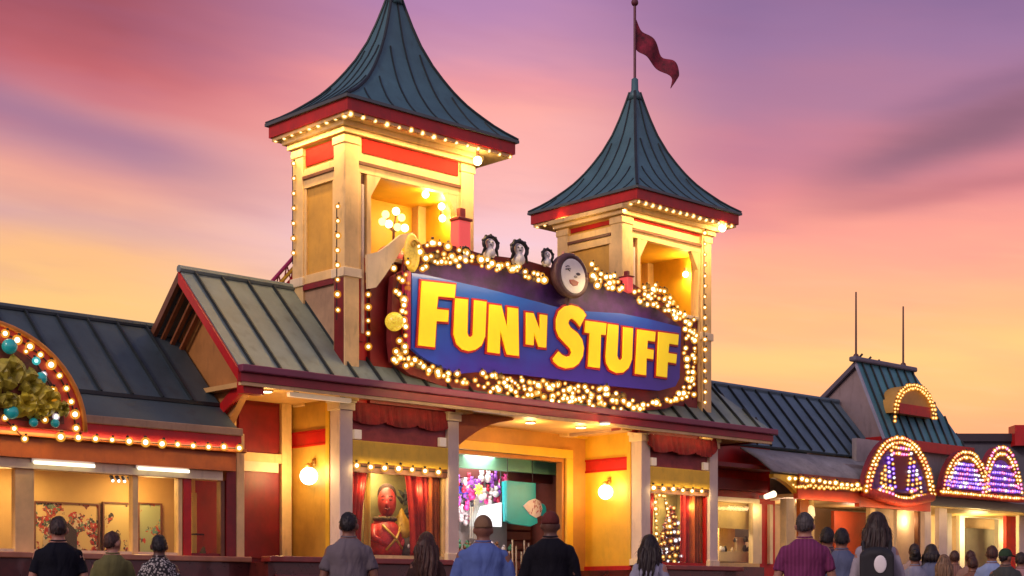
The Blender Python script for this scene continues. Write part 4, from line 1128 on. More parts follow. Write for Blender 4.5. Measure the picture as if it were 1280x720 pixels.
m.v = [(x, y-.02, z) for x, y, z in m.v]; build('wink_line', kx(m), FK, face)
build('eye', kx(ovpr(MB(), c.x+.07, c.z+.03, .026, .02, 0, 15.788, .012)), FK, face)
build('nose', kx(MB().ball((c.x+.035, 15.80, c.z-.015), (.024,.02,.02), 10, 6)), mat('nose_grey', (.35,.33,.28), .5), face, smooth=True)
m = MB(); m.prism([(c.x-.055,15.812,c.z-.075),(c.x+.0,15.812,c.z-.06),(c.x+.075,15.812,c.z-.085),(c.x+.06,15.812,c.z-.135),(c.x-.0,15.812,c.z-.155),(c.x-.04,15.812,c.z-.125)], (0,.014,0))
m.v = [(x, y-.024, z) for x, y, z in m.v]; build('mouth', kx(m), mat('mouth_brick', (.30,.03,.02), .4), face, bevel=.005)
m = MB()
for dx in (-.1, .1): m.prism([(c.x+dx-.03,15.88,c.z+.27),(c.x+dx+.03,15.88,c.z+.27),(c.x+dx,15.88,c.z+.35)], (0,.04,0))
m.box(c.x-.10, c.x+.10, 15.86, 15.92, c.z+.285, c.z+.315); build('topknot', m, mat('peach', (.6,.3,.2), .5), fm)
m = MB(); m.tube([(c.x,15.9,c.z-.28),(c.x,15.93,c.z-.42)], .035, 8); build('stem', m, mat('ring_umber', (.10,.045,.05)), fm)

# ------------------------------------------------------------------ penguins and ornaments on the sign
def hooded(cx, cy, s, lab):
    s *= .95
    p = S(cx, cy+4, 15.95)
    t = thing('hooded_figure', lab, 'figure', (p[0], 15.95, p[2]), 'black hooded white figures on top of the sign')
    X, Y, Z = p[0], 15.95, p[2]
    m = MB(); m.lathe((X,Y,Z), [(.05*s,0),(.09*s,.03*s),(.10*s,.08*s),(.085*s,.13*s),(.055*s,.165*s),(.075*s,.20*s),(.080*s,.235*s),(.060*s,.275*s),(.02*s,.30*s)], 16)
    build('body', m, WHITE, t, smooth=True)
    m = MB(); pts = []
    for k in range(17):
        q = math.pi*(-.22+1.44*k/16); pts.append((X+.145*s*math.cos(q), Y-.03, Z+.215*s+.115*s*math.sin(q)))
    pts = [(X+.165*s, Y-.02, Z+.05*s)]+pts+[(X-.165*s, Y-.02, Z+.05*s)]
    m.tube(pts, [.012*s]+[.030*s]*17+[.012*s], 8)
    for k in range(5):
        q = math.pi*(.1+.8*k/4); m.ball((X+.165*s*math.cos(q), Y-.03, Z+.215*s+.135*s*math.sin(q)), .026*s, 8, 6)
    build('hood', m, BLACK, t, smooth=True)
    m = MB(); m.ball((X-.055*s,Y-.060*s,Z+.235*s), .012*s, 6, 5); m.ball((X+.0,Y-.078*s,Z+.235*s), .012*s, 6, 5); m.tube([(X-.05*s,Y-.068*s,Z+.20*s),(X-.015*s,Y-.080*s,Z+.19*s)], .006*s, 5)
    build('features', m, BLACK, t)
hooded(350, 128, .55, 'smallest hooded white figure, at the left end of the row on the sign')
hooded(441, 122, .95, 'full size hooded white figure second from the left on the sign top')
hooded(546, 146, 1.05, 'largest hooded white figure, in the middle of the row on the sign top')
hooded(648, 150, .75, 'hooded white figure directly left of the winking face medallion')
# round yellow ornament at the left side
p = S(96, 355, 15.98)
t = thing('glitter_ball', 'round yellow glitter ball on the left edge of the big sign', 'ornament', p)
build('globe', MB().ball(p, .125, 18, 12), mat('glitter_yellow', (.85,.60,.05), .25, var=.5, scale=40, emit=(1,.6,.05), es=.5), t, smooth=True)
m = MB(); m.tube([(p[0],p[1],p[2]),(p[0]+.05,16.07,p[2])], .03, 8); build('mount', m, BLACK, t)
p = S(160, 105, 15.98)
t = thing('scroll_finial', 'yellow rounded scroll piece at the top left corner of the big sign', 'ornament', p)
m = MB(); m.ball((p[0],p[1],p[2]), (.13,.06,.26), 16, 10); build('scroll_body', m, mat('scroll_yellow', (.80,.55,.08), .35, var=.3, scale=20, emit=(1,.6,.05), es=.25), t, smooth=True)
m = MB(); m.tube([(p[0]-.02+.07*math.cos(k*.5)*(1-k/16), p[1]-.06, p[2]+.1+.07*math.sin(k*.5)*(1-k/16)) for k in range(15)], .014, 6); build('spiral', m, mat('gilt', (.75,.42,.03), .3), t, smooth=True)
# cream swoosh beside the sign
m = MB(); q = [(0,290),(20,262),(60,235),(100,200),(128,150),(155,120)]
A = [Vector(S(x, y-360+165, 16.12)) for x, y in ()]
up = [(-2,110),(40,100),(80,72),(120,38),(165,30)]; lo = [(150,62),(118,100),(95,140),(60,190),(30,230),(2,235)]
m.prism([S(x, y, 16.13) for x, y in up+lo], (0,.05,0))
tag(build('curved_valance', m, CREAM2), 'cream curved swoosh panel between the larger tower opening and the sign', 'panel')

# figures inside the tower belfry
bb = RB(492, 295, 16.62)
t = thing('pink_dome', 'pink rounded dome inside the opening of the larger tower', 'dome', (bb[0], 16.65, 5.46))
build('dome', MB().ball((bb[0]-.05, 16.62, 5.70), (.24,.2,.24), 18, 12), mat('dome_pink', (.62,.14,.16), .45, var=.15), t, smooth=True)
m = MB(); m.lathe((bb[0]-.05,16.62,5.461), [(.2,0),(.2,.05)], 16); build('dome_base', m, GOLD, t)
t = thing('globe_cluster', 'cluster of glowing yellow globes inside the opening of the larger tower', 'lamp', (bb[0], 16.75, 6.0))
pc = [(482,268),(495,264),(502,272),(486,280),(497,284),(506,285),(478,277)]
GL = emat('globe_glow_yellow', (1,.72,.22), 3.0); GL2 = emat('globe_glow_white', (1,.88,.55), 4.5)
for i, (x, y) in enumerate(pc):
    q = RB(x, y, 16.75); build('globe', MB().ball(q, .055, 12, 8), GL2 if i%2 else GL, t, smooth=True)
m = MB(); q0 = RB(492, 290, 16.78)
for x, y in pc: m.tube([q0, RB(x, y, 16.78)], .01, 5)
m.tube([q0, (q0[0],16.78,5.46)], .02, 6); build('branch', m, BROWN, t)
# red lantern on the right front post of the larger tower
p = RB(578, 318, 16.10)
def lantern(px, py, lab, bp=16.08, k=1.0):
    p = RB(px, py, bp); t = thing('red_lantern', lab, 'lantern', p, 'red box lanterns on the tower posts')
    m = MB(); m.box(p[0]-.11*k, p[0]+.11*k, bp-.07, bp+.11, p[2]-.0, p[2]+.42*k); build('glass_body', m, mat('lantern_red', (.55,.05,.06), .3, emit=(1,.12,.10), es=.55), t, bevel=.015)
    m = MB(); m.box(p[0]-.13*k, p[0]+.13*k, bp-.09, bp+.12, p[2]+.421*k, p[2]+.46*k); m.box(p[0]-.05*k, p[0]+.05*k, bp-.03, bp+.05, p[2]+.461*k, p[2]+.60*k); build('cap', m, DRED, t, bevel=.008)
lantern(577, 315, 'red glowing lantern on the post of the larger tower'); lantern(784, 366, 'small red glowing lantern at the foot of the smaller tower front post', 16.02, .55)
m = None

# ------------------------------------------------------------------ strings on the sign border
def SP(pts, b): return [S(x, y, b) for x, y in pts]
mixw = [BULB]*6+[BULBB]*5+[BULBS]*4+[BULBD]
G1 = 'strings of warm bulbs around the big sign'
string('two rows of warm bulbs along the bottom edge of the big sign', [SP([(95,470),(130,505),(200,530),(300,560),(430,585),(560,605),(700,628),(850,648),(960,655),(1080,645),(1150,615)], 15.98), SP([(410,548),(560,570),(750,598),(930,622)], 15.96), SP([(150,500),(260,540),(400,575)], 15.97)], .10, .05, mixed=mixw, group=G1, bs=1.04)
string('dense second layer of bulbs low on the sign, nearest the roof gutter', [SP([(430,600),(560,622),(700,640),(850,660),(1000,668)], 15.99), SP([(440,562),(600,588),(760,612),(900,632)], 15.95)], .11, .05, mixed=[BULB, BULBS, BULBB], group=G1)
string('column of warm bulbs down the left edge of the big sign', [SP([(92,160),(112,205),(96,255),(128,290),(128,330)], 15.99), SP([(130,150),(136,230),(128,300),(130,400),(104,430),(132,455),(98,480),(110,500)], 15.98), SP([(85,485),(130,470),(150,520),(100,510)], 15.97)], .105, .04, mixed=mixw, group=G1, bs=1.04)
string('thick cluster of bulbs along the top left edge of the big sign', [SP([(180,80),(230,70),(280,85),(340,105),(400,125),(470,150),(560,165),(650,200)], 15.99), SP([(175,115),(240,105),(300,120),(330,150),(230,140)], 15.97), SP([(185,150),(240,130),(330,125),(440,150),(540,180),(640,205)], 15.96)], .095, .05, mixed=mixw, group=G1, bs=1.04)
string('thick cluster of bulbs over the sign, right of the winking face', [SP([(808,150),(830,170),(870,190),(915,210)], 15.99), SP([(808,185),(850,200),(905,235)], 15.97), SP([(812,215),(850,225),(915,245)], 15.96)], .085, .05, mixed=mixw, group=G1, bs=1.04)
string('thick cluster of bulbs on the upper right shoulder of the sign', [SP([(965,250),(1010,245),(1060,250),(1100,280),(1140,330)], 15.99), SP([(970,270),(1030,268),(1080,290),(1120,325),(1150,360)], 15.97), SP([(985,285),(1040,295),(1090,320),(1130,350)], 15.96), SP([(1000,235),(1050,235),(1095,262)], 15.98)], .085, .045, mixed=mixw, group=G1, bs=1.04)
string('columns of warm bulbs down the right edge of the big sign', [SP([(1152,350),(1170,400),(1185,450),(1172,520),(1165,600),(1150,640)], 15.99), SP([(1150,380),(1150,470),(1158,560),(1140,620),(1090,640)], 15.97), SP([(1165,400),(1205,408)], 15.96)], .095, .035, mixed=mixw, group=G1, bs=1.04)

# ------------------------------------------------------------------ strings on towers
G2 = 'strings of warm bulbs on the towers'
def eave_string(lab, pts, sp=.20): string(lab, [pts], sp, .006, mesh=BULBE, group=G2, jb=.001)
zf1 = 7.5-.155-.06; zf2 = 7.34-.155-.06
eave_string('bulbs under the front eave of the larger tower', [(12.28,15.94,zf1+.02),(15.08,15.94,zf1+.02)])
eave_string('bulbs under the left eave of the larger tower', [(12.26,17.56,zf1+.02),(12.26,15.98,zf1+.02)], .19)
eave_string('bulbs under the front eave of the flag tower', [(17.78,15.94,zf2+.02),(20.10,15.94,zf2+.02)], .16)
eave_string('bulbs under the left eave of the flag tower', [(17.76,18.12,zf2+.02),(17.76,15.98,zf2+.02)], .17)
def vstring(lab, px, y0, y1, b, sp=.19, a=None, mesh=None):
    P = RB(px, y0, b) if a is None else RA(px, y0, a); Q = RB(px, y1, b) if a is None else RA(px, y1, a)
    string(lab, [[P, (P[0], P[1], Q[2])]], sp, .006, mesh=mesh or BULB, group=G2, jb=.001)
vstring('bulbs down the outer side of the front corner post of the larger tower', 421, 258, 400, 16.16)
vstring('bulbs in the slim recess beside the corner post of the larger tower', 459, 336, 436, 16.2, .17)
vstring('bulbs down the back corner of the larger tower', 366, 205, 330, None, .2, a=12.36)
vstring('long line of bulbs down the right post of the flag tower', 880, 292, 505, 16.13, .17)
vstring('short line of bulbs on the right post of the flag tower opening', 866, 400, 500, 16.10, .17)

# ------------------------------------------------------------------ strings on the facade
G3 = 'strings of bulbs along the shop fronts'
string('row of bulbs under the red fascia of the left ticket shop', [[RB(75, 546.5, 16.47), RB(303, 561, 16.47)]], .218, .008, mesh=BULBB, group=G3, jb=.001)
string('row of bulbs over the first curtained window', [[(12.66,16.30,2.86),(14.25,16.30,2.86)]], .235, .006, mesh=BULBB, group=G3, jb=.001)
string('row of bulbs over the second curtained window', [[(18.53,16.30,2.86),(19.92,16.30,2.86)]], .235, .006, mesh=BULBB, group=G3, jb=.001)
P0 = RB(986, 598, 16.2); P1 = RB(1090, 609, 16.2)
string('upper row of bulbs along the pale awning', [[P0, P1]], .17, .02, mesh=BULBB, group=G3, jb=.001)
P0 = RB(990, 607, 16.2); P1 = RB(1092, 613, 16.2)
string('dense lower row of bulbs along the pale awning', [[P0, P1]], .075, .02, mesh=BULBS, group=G3, jb=.001)
string('half-round row of bulbs on the pavilion dormer', [[(DORMER[0]+DORMER[1]*math.cos(math.pi*k/24), 16.95, DORMER[2]+DORMER[1]*.82*math.sin(math.pi*k/24)) for k in range(25)], [(DORMER[0]+DORMER[1]*.88*math.cos(math.pi*k/24), 16.95, DORMER[2]+DORMER[1]*.72*math.sin(math.pi*k/24)) for k in range(25)], [(DORMER[0]-DORMER[1],16.95,DORMER[2]),(DORMER[0]-DORMER[1],16.95,DORMER[2]-.25)]], .085, .008, mesh=BULBS, group=G3, jb=.001)

# ------------------------------------------------------------------ arch signs
LB_ = 16.33
ea, ez = 7.50, 3.02
af = thing('arch_sign', 'half-round red sign with green leaves and teal balls on the left shop eave', 'sign', (7.5, LB_, ez))
def ell(rx, rz, n=28, c=ea, z=ez, a0=0, a1=math.pi): return [(c+rx*math.cos(a0+(a1-a0)*k/n), z+rz*math.sin(a0+(a1-a0)*k/n)) for k in range(n+1)]
m = MB(); m.prism([(x, LB_, z) for x, z in ell(1.28, 1.14)], (0, .10, 0)); build('board', m, mat('arch_red', (.55,.05,.015), .45, var=.2, scale=4), af, bevel=.01)
m = MB(); m.tube([(x, LB_-.01, z) for x, z in ell(1.28, 1.14)], .03, 8); build('rim', m, mat('rim_orange', (.70,.25,.03), .4), af, smooth=True)
m = MB(); m.prism([(x, LB_-.012, z) for x, z in ell(1.02, .86, z=ez+.07)], (0, .011, 0)); fld = build('inner_field', m, mat('arch_inner', (.22,.05,.02), .6, var=.6, scale=9), af)
random.seed(3)
LEAF = mat('olive_leaf', (.62,.50,.03), .38, var=.3, scale=12)
LEAF2 = mat('dark_leaf', (.42,.36,.03), .42, var=.4, scale=12)
def leaf(m, c, L, w, ang, curl=.06):
    dx, dz = math.cos(ang), math.sin(ang); px_, pz = -dz, dx
    P = []
    for t, ww in ((0,.12),(.25,.8),(.5,1),(.8,.6),(1,.03)):
        bulge = -curl*math.sin(t*math.pi)
        P.append(((c[0]+dx*L*t+px_*w*ww, c[1]+bulge, c[2]+dz*L*t+pz*w*ww), (c[0]+dx*L*t, c[1]+bulge-.03*ww, c[2]+dz*L*t), (c[0]+dx*L*t-px_*w*ww, c[1]+bulge, c[2]+dz*L*t-pz*w*ww)))
    for A, Bq in zip(P, P[1:]):
        m.quad(A[0], Bq[0], Bq[1], A[1]); m.quad(A[1], Bq[1], Bq[2], A[2])
for (px, py, s) in ((12,466,1.05),(36,480,.85),(30,505,.9),(58,502,.9),(76,512,.5),(8,502,.7),(48,515,.6),(-14,480,.9),(-30,500,.9)):
    q = RB(px, py, LB_-.05); m = MB()
    k0 = random.random()*6
    for k in range(6):
        leaf(m, (q[0], q[1], q[2]), .20*s*random.uniform(.8,1.2), .085*s, k0+k*2*math.pi/6+random.uniform(-.3,.3), .09)
    m.ball(q, .03*s, 8, 6)
    o = build('leaf_rosette', m, random.choice([LEAF, LEAF2, LEAF]), af); md = o.modifiers.new('s','SOLIDIFY'); md.thickness = .006
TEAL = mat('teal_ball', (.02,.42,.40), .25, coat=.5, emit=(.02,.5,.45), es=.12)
for px, py, r in ((12,433,.085),(51,473,.07),(14,515,.08),(42,528,.05),(69,529,.05)):
    q = RB(px, py, LB_-.09); build('teal_ball', MB().ball(q, r, 14, 10), TEAL, af, smooth=True)
string('arc of star-bright bulbs on the half-round leaf sign', [[(x, LB_-.02, z) for x, z in ell(1.15, 1.01, 40, z=ez+.03)], [RB(30,548,LB_-.02), RB(2,520,LB_-.02)]], .155, .01, mesh=BULBB, group='bulb arcs on the arch signs', jb=.001)
string('inner scatter of small bulbs among the leaves of the half-round sign', [[RB(32,442,LB_-.06), RB(46,455,LB_-.06), RB(65,486,LB_-.06), RB(70,520,LB_-.06), RB(42,527,LB_-.06)]], .16, .03, mixed=[BULBT, BULBW, BULB], group='bulb arcs on the arch signs')

AB1 = 16.15
def arch_pts(c, hw, h, z, pw=2.3, n=30):
    r = []
    for k in range(n+1):
        f = -1+2*k/n; ff = math.copysign(abs(math.sin(f*math.pi/2)), f)
        r.append((c+hw*ff, z+h*(1-abs(ff)**pw)**.72))
    return r
def bulb_rows(lab, rows, sp, mixed, grp='bulb arcs on the arch signs', jit=.008): 
    return string(lab, rows, sp, jit, mixed=mixed, group=grp, jb=.001)
# tall single arch
L0 = RB(1078, 617, AB1); R0 = RB(1167, 617, AB1); c1 = (L0[0]+R0[0])/2; h1 = (R0[0]-L0[0])/2; zb1 = (L0[2]+R0[2])/2; ht1 = RB(1120, 546, AB1)[2]-zb1
a1 = thing('arch_sign', 'tall single arch sign of orange and white bulbs with a maroon middle panel', 'sign', (c1, AB1, zb1))
m = MB(); m.prism([(x, AB1, z) for x, z in arch_pts(c1, h1, ht1, zb1)], (0,.10,0)); build('board', m, mat('arch_maroon', (.20,.015,.02), .5, var=.3), a1)
m = MB(); m.prism([(x, AB1-.015, z) for x, z in arch_pts(c1, h1*.80, ht1*.78, zb1+.02)], (0,.014,0)); f1_ = build('violet_field', m, mat('arch_violet', (.14,.03,.22), .45, var=.4, scale=8), a1)
m = MB(); m.prism([(c1-.30,AB1-.03,zb1+.78*ht1),(c1+.30,AB1-.03,zb1+.76*ht1),(c1+.17,AB1-.03,zb1+.08),(c1-.17,AB1-.03,zb1+.08)], (0,.014,0)); build('middle_panel', m, mat('arch_middle', (.25,.02,.03), .5), f1_)
m = MB(); m.tube([(c1-h1*.95,AB1+.02,zb1-.01),(c1-.3,AB1-.05,zb1-.14),(c1,AB1-.06,zb1-.17),(c1+.3,AB1-.05,zb1-.14),(c1+h1*.95,AB1+.02,zb1-.01)], .10, 10); build('garland', m, mat('garland_red', (.55,.05,.02), .6, var=.3, scale=20, bump=.5), a1, smooth=True)
y0 = AB1-.03
bulb_rows('outer double arc of orange bulbs on the tall single arch', [[(x, y0, z) for x, z in arch_pts(c1, h1*.96, ht1*.98, zb1)], [(x, y0, z) for x, z in arch_pts(c1, h1*.86, ht1*.88, zb1+.02)]], .085, [BULB, BULB, BULBS, BULBR])
bulb_rows('slanting rows of white and violet bulbs inside the tall single arch', [[(c1-.33-.10*k, y0, zb1+ht1*(.74-.14*k)), (c1-.20-.16*k, y0, zb1+.05)] for k in range(4)]+[[(c1+.33+.10*k, y0, zb1+ht1*(.72-.14*k)), (c1+.20+.16*k, y0, zb1+.05)] for k in range(4)], .085, [BULBS, BULBW, BULBP, BULBS])
bulb_rows('pink bulbs across the top and gold bulbs along the foot of the tall single arch', [[(c1-.30,y0-.02,zb1+ht1*.80),(c1+.30,y0-.02,zb1+ht1*.80)],[(c1-.28,y0-.02,zb1+ht1*.70),(c1+.28,y0-.02,zb1+ht1*.70)],[(c1-.7,y0,zb1+.03),(c1-.35,y0-.06,zb1-.03),(c1-.2,y0-.08,zb1-.08),(c1+.2,y0-.08,zb1-.08),(c1+.4,y0-.05,zb1-.02),(c1+.8,y0,zb1)],[(c1-.6,y0,zb1+.10),(c1-.3,y0-.03,zb1+.06)],[(c1+.3,y0-.03,zb1+.06),(c1+.5,y0,zb1+.10)]], .085, [BULB, BULBS, BULBK])
# double arch
Ld = RB(1176, 611, AB1+.2); Rd = RB(1276, 611, AB1+.2); zb2 = Ld[2]; b2 = AB1+.2
w2_ = Rd[0]-Ld[0]; ca_ = Ld[0]+w2_*.29; cb_ = Ld[0]+w2_*.735; ha_, hb_ = w2_*.29, w2_*.265
hta = RB(1205, 564, b2)[2]-zb2; htb = RB(1250, 558, b2)[2]-zb2
a2 = thing('arch_sign', 'double-humped arch sign of orange and violet bulbs at the far right', 'sign', ((Ld[0]+Rd[0])/2, b2, zb2))
m = MB(); m.prism([(x, b2, z) for x, z in arch_pts(ca_, ha_, hta, zb2)], (0,.10,0)); build('board', m, mat('arch_maroon', (.2,.015,.02)), a2)
m = MB(); m.prism([(x, b2+.004, z) for x, z in arch_pts(cb_, hb_, htb, zb2)], (0,.10,0)); build('board', m, mat('arch_maroon', (.2,.015,.02)), a2)
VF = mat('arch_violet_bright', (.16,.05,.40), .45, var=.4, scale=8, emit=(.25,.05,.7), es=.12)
for c_, h_, t_ in ((ca_, ha_, hta),(cb_, hb_, htb)):
    m = MB(); m.prism([(x, b2-.014, z) for x, z in arch_pts(c_, h_*.72, t_*.68, zb2+.03)], (0,.013,0)); build('violet_field', m, VF, a2)
m = MB(); m.box(Ld[0]-.05, Rd[0]+.1, b2-.03, b2+.12, zb2-.13, zb2-.001); build('foot_rail', m, mat('garland_red', (.55,.05,.02)), a2)
y2 = b2-.03
bulb_rows('orange bulbs outlining the left hump of the double arch', [[(x, y2, z) for x, z in arch_pts(ca_, ha_*.96, hta*.98, zb2)], [(x, y2, z) for x, z in arch_pts(ca_, ha_*.80, hta*.82, zb2+.02)]], .085, [BULB, BULB, BULBR, BULBS])
bulb_rows('orange bulbs outlining the right hump of the double arch', [[(x, y2, z) for x, z in arch_pts(cb_, hb_*.96, htb*.98, zb2)], [(x, y2, z) for x, z in arch_pts(cb_, hb_*.80, htb*.82, zb2+.02)]], .085, [BULB, BULB, BULBK, BULBS])
bulb_rows('rows of violet bulbs filling the left hump of the double arch', [[(ca_-ha_*s, y2, zb2+hta*f), (ca_+ha_*s*.9, y2, zb2+hta*f)] for f, s in ((.10,.9),(.2,.85),(.3,.75),(.42,.6),(.54,.5),(.66,.35))], .09, [BULBP, BULBP, BULBP, BULBW, BULBK])
bulb_rows('rows of violet bulbs filling the right hump of the double arch', [[(cb_-hb_*s*.8, y2, zb2+htb*f), (cb_+hb_*s*.9, y2, zb2+htb*f)] for f, s in ((.08,.9),(.2,.85),(.32,.7),(.44,.6),(.58,.45))], .09, [BULBP, BULBP, BULBK, BULBW])
bulb_rows('long foot row of orange bulbs under the double arch', [[(Ld[0]-.1, y2-.02, zb2-.06), (Rd[0]+.1, y2-.02, zb2-.06)]], .085, [BULB, BULBR, BULBS])

# ------------------------------------------------------------------ flag
ap = RB(791, 113, 17.03)
ft = thing('flag_pole', 'dark pole with a torn dark red flag on top of the smaller tower', 'flag', ((17.7+20.16)/2, (15.88+18.19)/2, 9.44))
fa, fbb = (17.7+20.16)/2, (15.88+18.19)/2
X, ru, rv = ray(793); tt = fbb/rv
zt = CZ+(HOR-3)*tt/F
m = MB(); m.tube([(fa,fbb,9.44),(fa,fbb,zt+.2)], .022, 8); build('pole', m, mat('pole_plum', (.12,.02,.035), .5), ft)
m = MB(); m.ball((fa,fbb,zt+.0), .06, 10, 8); m.ball((fa,fbb,zt+.22), .05, 10, 8); build('pole_ball', m, mat('pole_plum', (.12,.02,.035)), ft, smooth=True)
TP = [(370,50),(385,87),(400,95),(420,108),(440,130),(452,160),(470,165),(492,170),(505,210)]
BP = [(370,150),(385,157),(400,166),(420,183),(440,197),(455,209),(476,218),(482,236),(470,262)]
rows = 7; cols = len(TP); m = MB(); gridp = []
for i in range(cols):
    col = []
    for j in range(rows+1):
        f = j/rows; cx_ = TP[i][0]+(BP[i][0]-TP[i][0])*f; cy_ = TP[i][1]+(BP[i][1]-TP[i][1])*f
        h_ = (cx_-370)*.0054/.763; z = -(cy_-7)*.0054
        wv = .07*math.sin(h_*13+f*1.8)*min(1, h_*4)
        col.append((fa+.02+h_*.72+wv*.4, fbb-h_*.35+wv, zt+z))
    gridp.append(col)
for i in range(cols-1):
    for j in range(rows):
        m.quad(gridp[i][j], gridp[i+1][j], gridp[i+1][j+1], gridp[i][j+1])
fo = build('flag', m, mat('flag_cloth', (.20,.012,.03), .8, var=.5, scale=9), ft, smooth=True)
md = fo.modifiers.new('sub','SUBSURF'); md.levels = 2; md.render_levels = 2
md = fo.modifiers.new('s','SOLIDIFY'); md.thickness = .008

# ------------------------------------------------------------------ lamps
def sconce(px, py, a, lab):
    p = RA(px, py, a-.10)
    t = thing('globe_lamp', lab, 'lamp', p, 'glowing white globe lamps on the side walls')
    build('globe', MB().ball(p, .118, 20, 14), emat('globe_lamp_glow', (1,.86,.62), 6.5), t, smooth=True)
    m = MB(); m.lathe((p[0],p[1],p[2]+.10), [(.05,0),(.05,.05),(.02,.07)], 12); m.tube([(p[0],p[1],p[2]+.15),(p[0]+.10,p[1],p[2]+.19)], .014, 8); m.lathe((p[0]+.085,p[1],p[2]+.15),[(.03,0),(.03,.08)],10); build('bracket_arm', m, mat('brass', (.55,.32,.08), .35, metal=.8), t, smooth=True)
    light('POINT', (p[0]-.16, p[1]-.02, p[2]+.05), 26, (1,.60,.22), .1)
sconce(386, 595, 12.44, 'glowing globe lamp on the ochre wall left of the first curtained window')
sconce(757, 615, 18.31, 'glowing globe lamp on the bright yellow wall beside the second curtained window')
def downlight(px, py, lab, e=14):
    p = RZ(px, py, CEIL-.012)
    t = thing('downlight', lab, 'ceiling light', p, 'small round lights in the porch ceiling')
    m = MB(); m.lathe(p, [(.045,-.01),(.085,-.01),(.085,.011),(.045,.011)], 18); build('trim_ring', m, WHITE, t, smooth=True)
    m = MB(); m.lathe(p, [(.07,-.014),(.07,-.012)], 16); build('lens', m, emat('downlight_glow', (1,.82,.5), 9), t)
    light('POINT', (p[0],p[1],p[2]-.16), e*1.15, (1,.58,.20), .07)
downlight(333, 489, 'ceiling light over the deep red door panel at the left end of the porch', 4)
downlight(583, 520, 'leftmost ceiling light of the central porch, beside the curved bracket')
downlight(663, 528, 'ceiling light in the middle of the central porch, in front of the shop portal')
downlight(726, 534, 'ceiling light of the central porch toward the yellow side wall')
downlight(756, 529, 'ceiling light nearest the gutter in front of the yellow side wall')
def tube_light(p0, p1, lab, b=16.57):
    A = RB(p0[0], p0[1], b); C = RB(p1[0], p1[1], b); z = (A[2]+C[2])/2
    t = thing('tube_light', lab, 'tube light', (A[0], b, z), 'white tube lights over the shop windows')
    m = MB(); m.tube([(A[0], b-.02, z),(C[0], b-.02, z)], .020, 10); build('tube', m, emat('tube_glow', (1,.86,.62), 2.6), t, smooth=True)
    build('housing', B((A[0]-.02, C[0]+.02, b+.004, b+.028, z-.0, z+.05)), WHITE, t)
    L = C[0]-A[0]
    light('AREA', ((A[0]+C[0])/2, b+.55, z-.02), 15*L, (1,.66,.30), L*.6)
tube_light((42,578),(117,583), 'white tube light over the left ticket window', 16.62)
tube_light((172,585),(235,590), 'white tube light over the window with the striped poster', 16.62)
light('AREA', (6.6, 17.25, 2.5), 18, (1,.55,.20), .8)
for ax in (8.2, 10.2): light('POINT', (ax, 17.25, 2.45), 13, (1,.55,.20), .15)
A = RB(368, 505, 16.26)
t = thing('tube_light', 'pale tube light fixture under the gutter left of the first window column', 'tube light', (A[0],16.2,3.6), 'white tube lights over the shop windows')
Q0 = RB(361, 493, 16.2); Q1 = RB(438, 503, 16.2)
build('housing', B((Q0[0], Q1[0], 16.17, 16.25, Q1[2]-.01, Q1[2]+.05)), mat('fixture_white', (.75,.65,.55), .4, emit=(1,.75,.5), es=.25), t, bevel=.01)
build('bracket', B((Q0[0]+.1, Q0[0]+.14, 16.18, 16.24, Q1[2]+.051, CEIL-.002),(Q1[0]-.14, Q1[0]-.1, 16.18, 16.24, Q1[2]+.051, CEIL-.002)), BLACK, t)
# right wing small lamp
p = RB(957, 621, 16.9)
t = thing('wall_spotlight', 'small white lamp above the red wall of the right shop wing', 'lamp', p)
m = MB(); m.tube([(p[0],16.9,p[2]),(p[0]+.22,16.88,p[2]+.06)], [.045,.06], 12); build('shade', m, emat('spot_glow', (1,.8,.55), 2.2), t, smooth=True)
build('mount', B((p[0]-.03, p[0]+.03, 16.93, 17.02, p[2]-.03, p[2]+.03)), WHITE, t)
# window display lights and interiors
for ax in (12.9, 13.4, 13.9, 18.75, 19.2, 19.65): light('POINT', (ax, 16.46, 2.62), 5, (1,.66,.30), .05)  # point lamps added behind the glass to light the curtains
light('AREA', (13.4, 16.75, 2.9), 20, (1,.70,.36), .5)
light('AREA', (19.2, 16.65, 2.9), 24, (1,.66,.32), .5)
light('AREA', (16.4, 18.3, 3.35), 60, (1,.86,.8), .9)
light('POINT', (21.2, 17.6, 2.6), 45, (1,.72,.40), .15)
light('POINT', (23.9, 17.6, 2.7), 20, (1,.66,.40), .2)
light('POINT', (25.8, 17.5, 2.7), 13, (1,.66,.42), .2)
light('POINT', (27.6, 17.4, 2.7), 22, (1,.66,.32), .2)
light('POINT', (30.4, 17.5, 2.6), 55, (1,.70,.26), .2)
light('POINT', (32.6, 17.6, 2.6), 40, (1,.70,.26), .2)
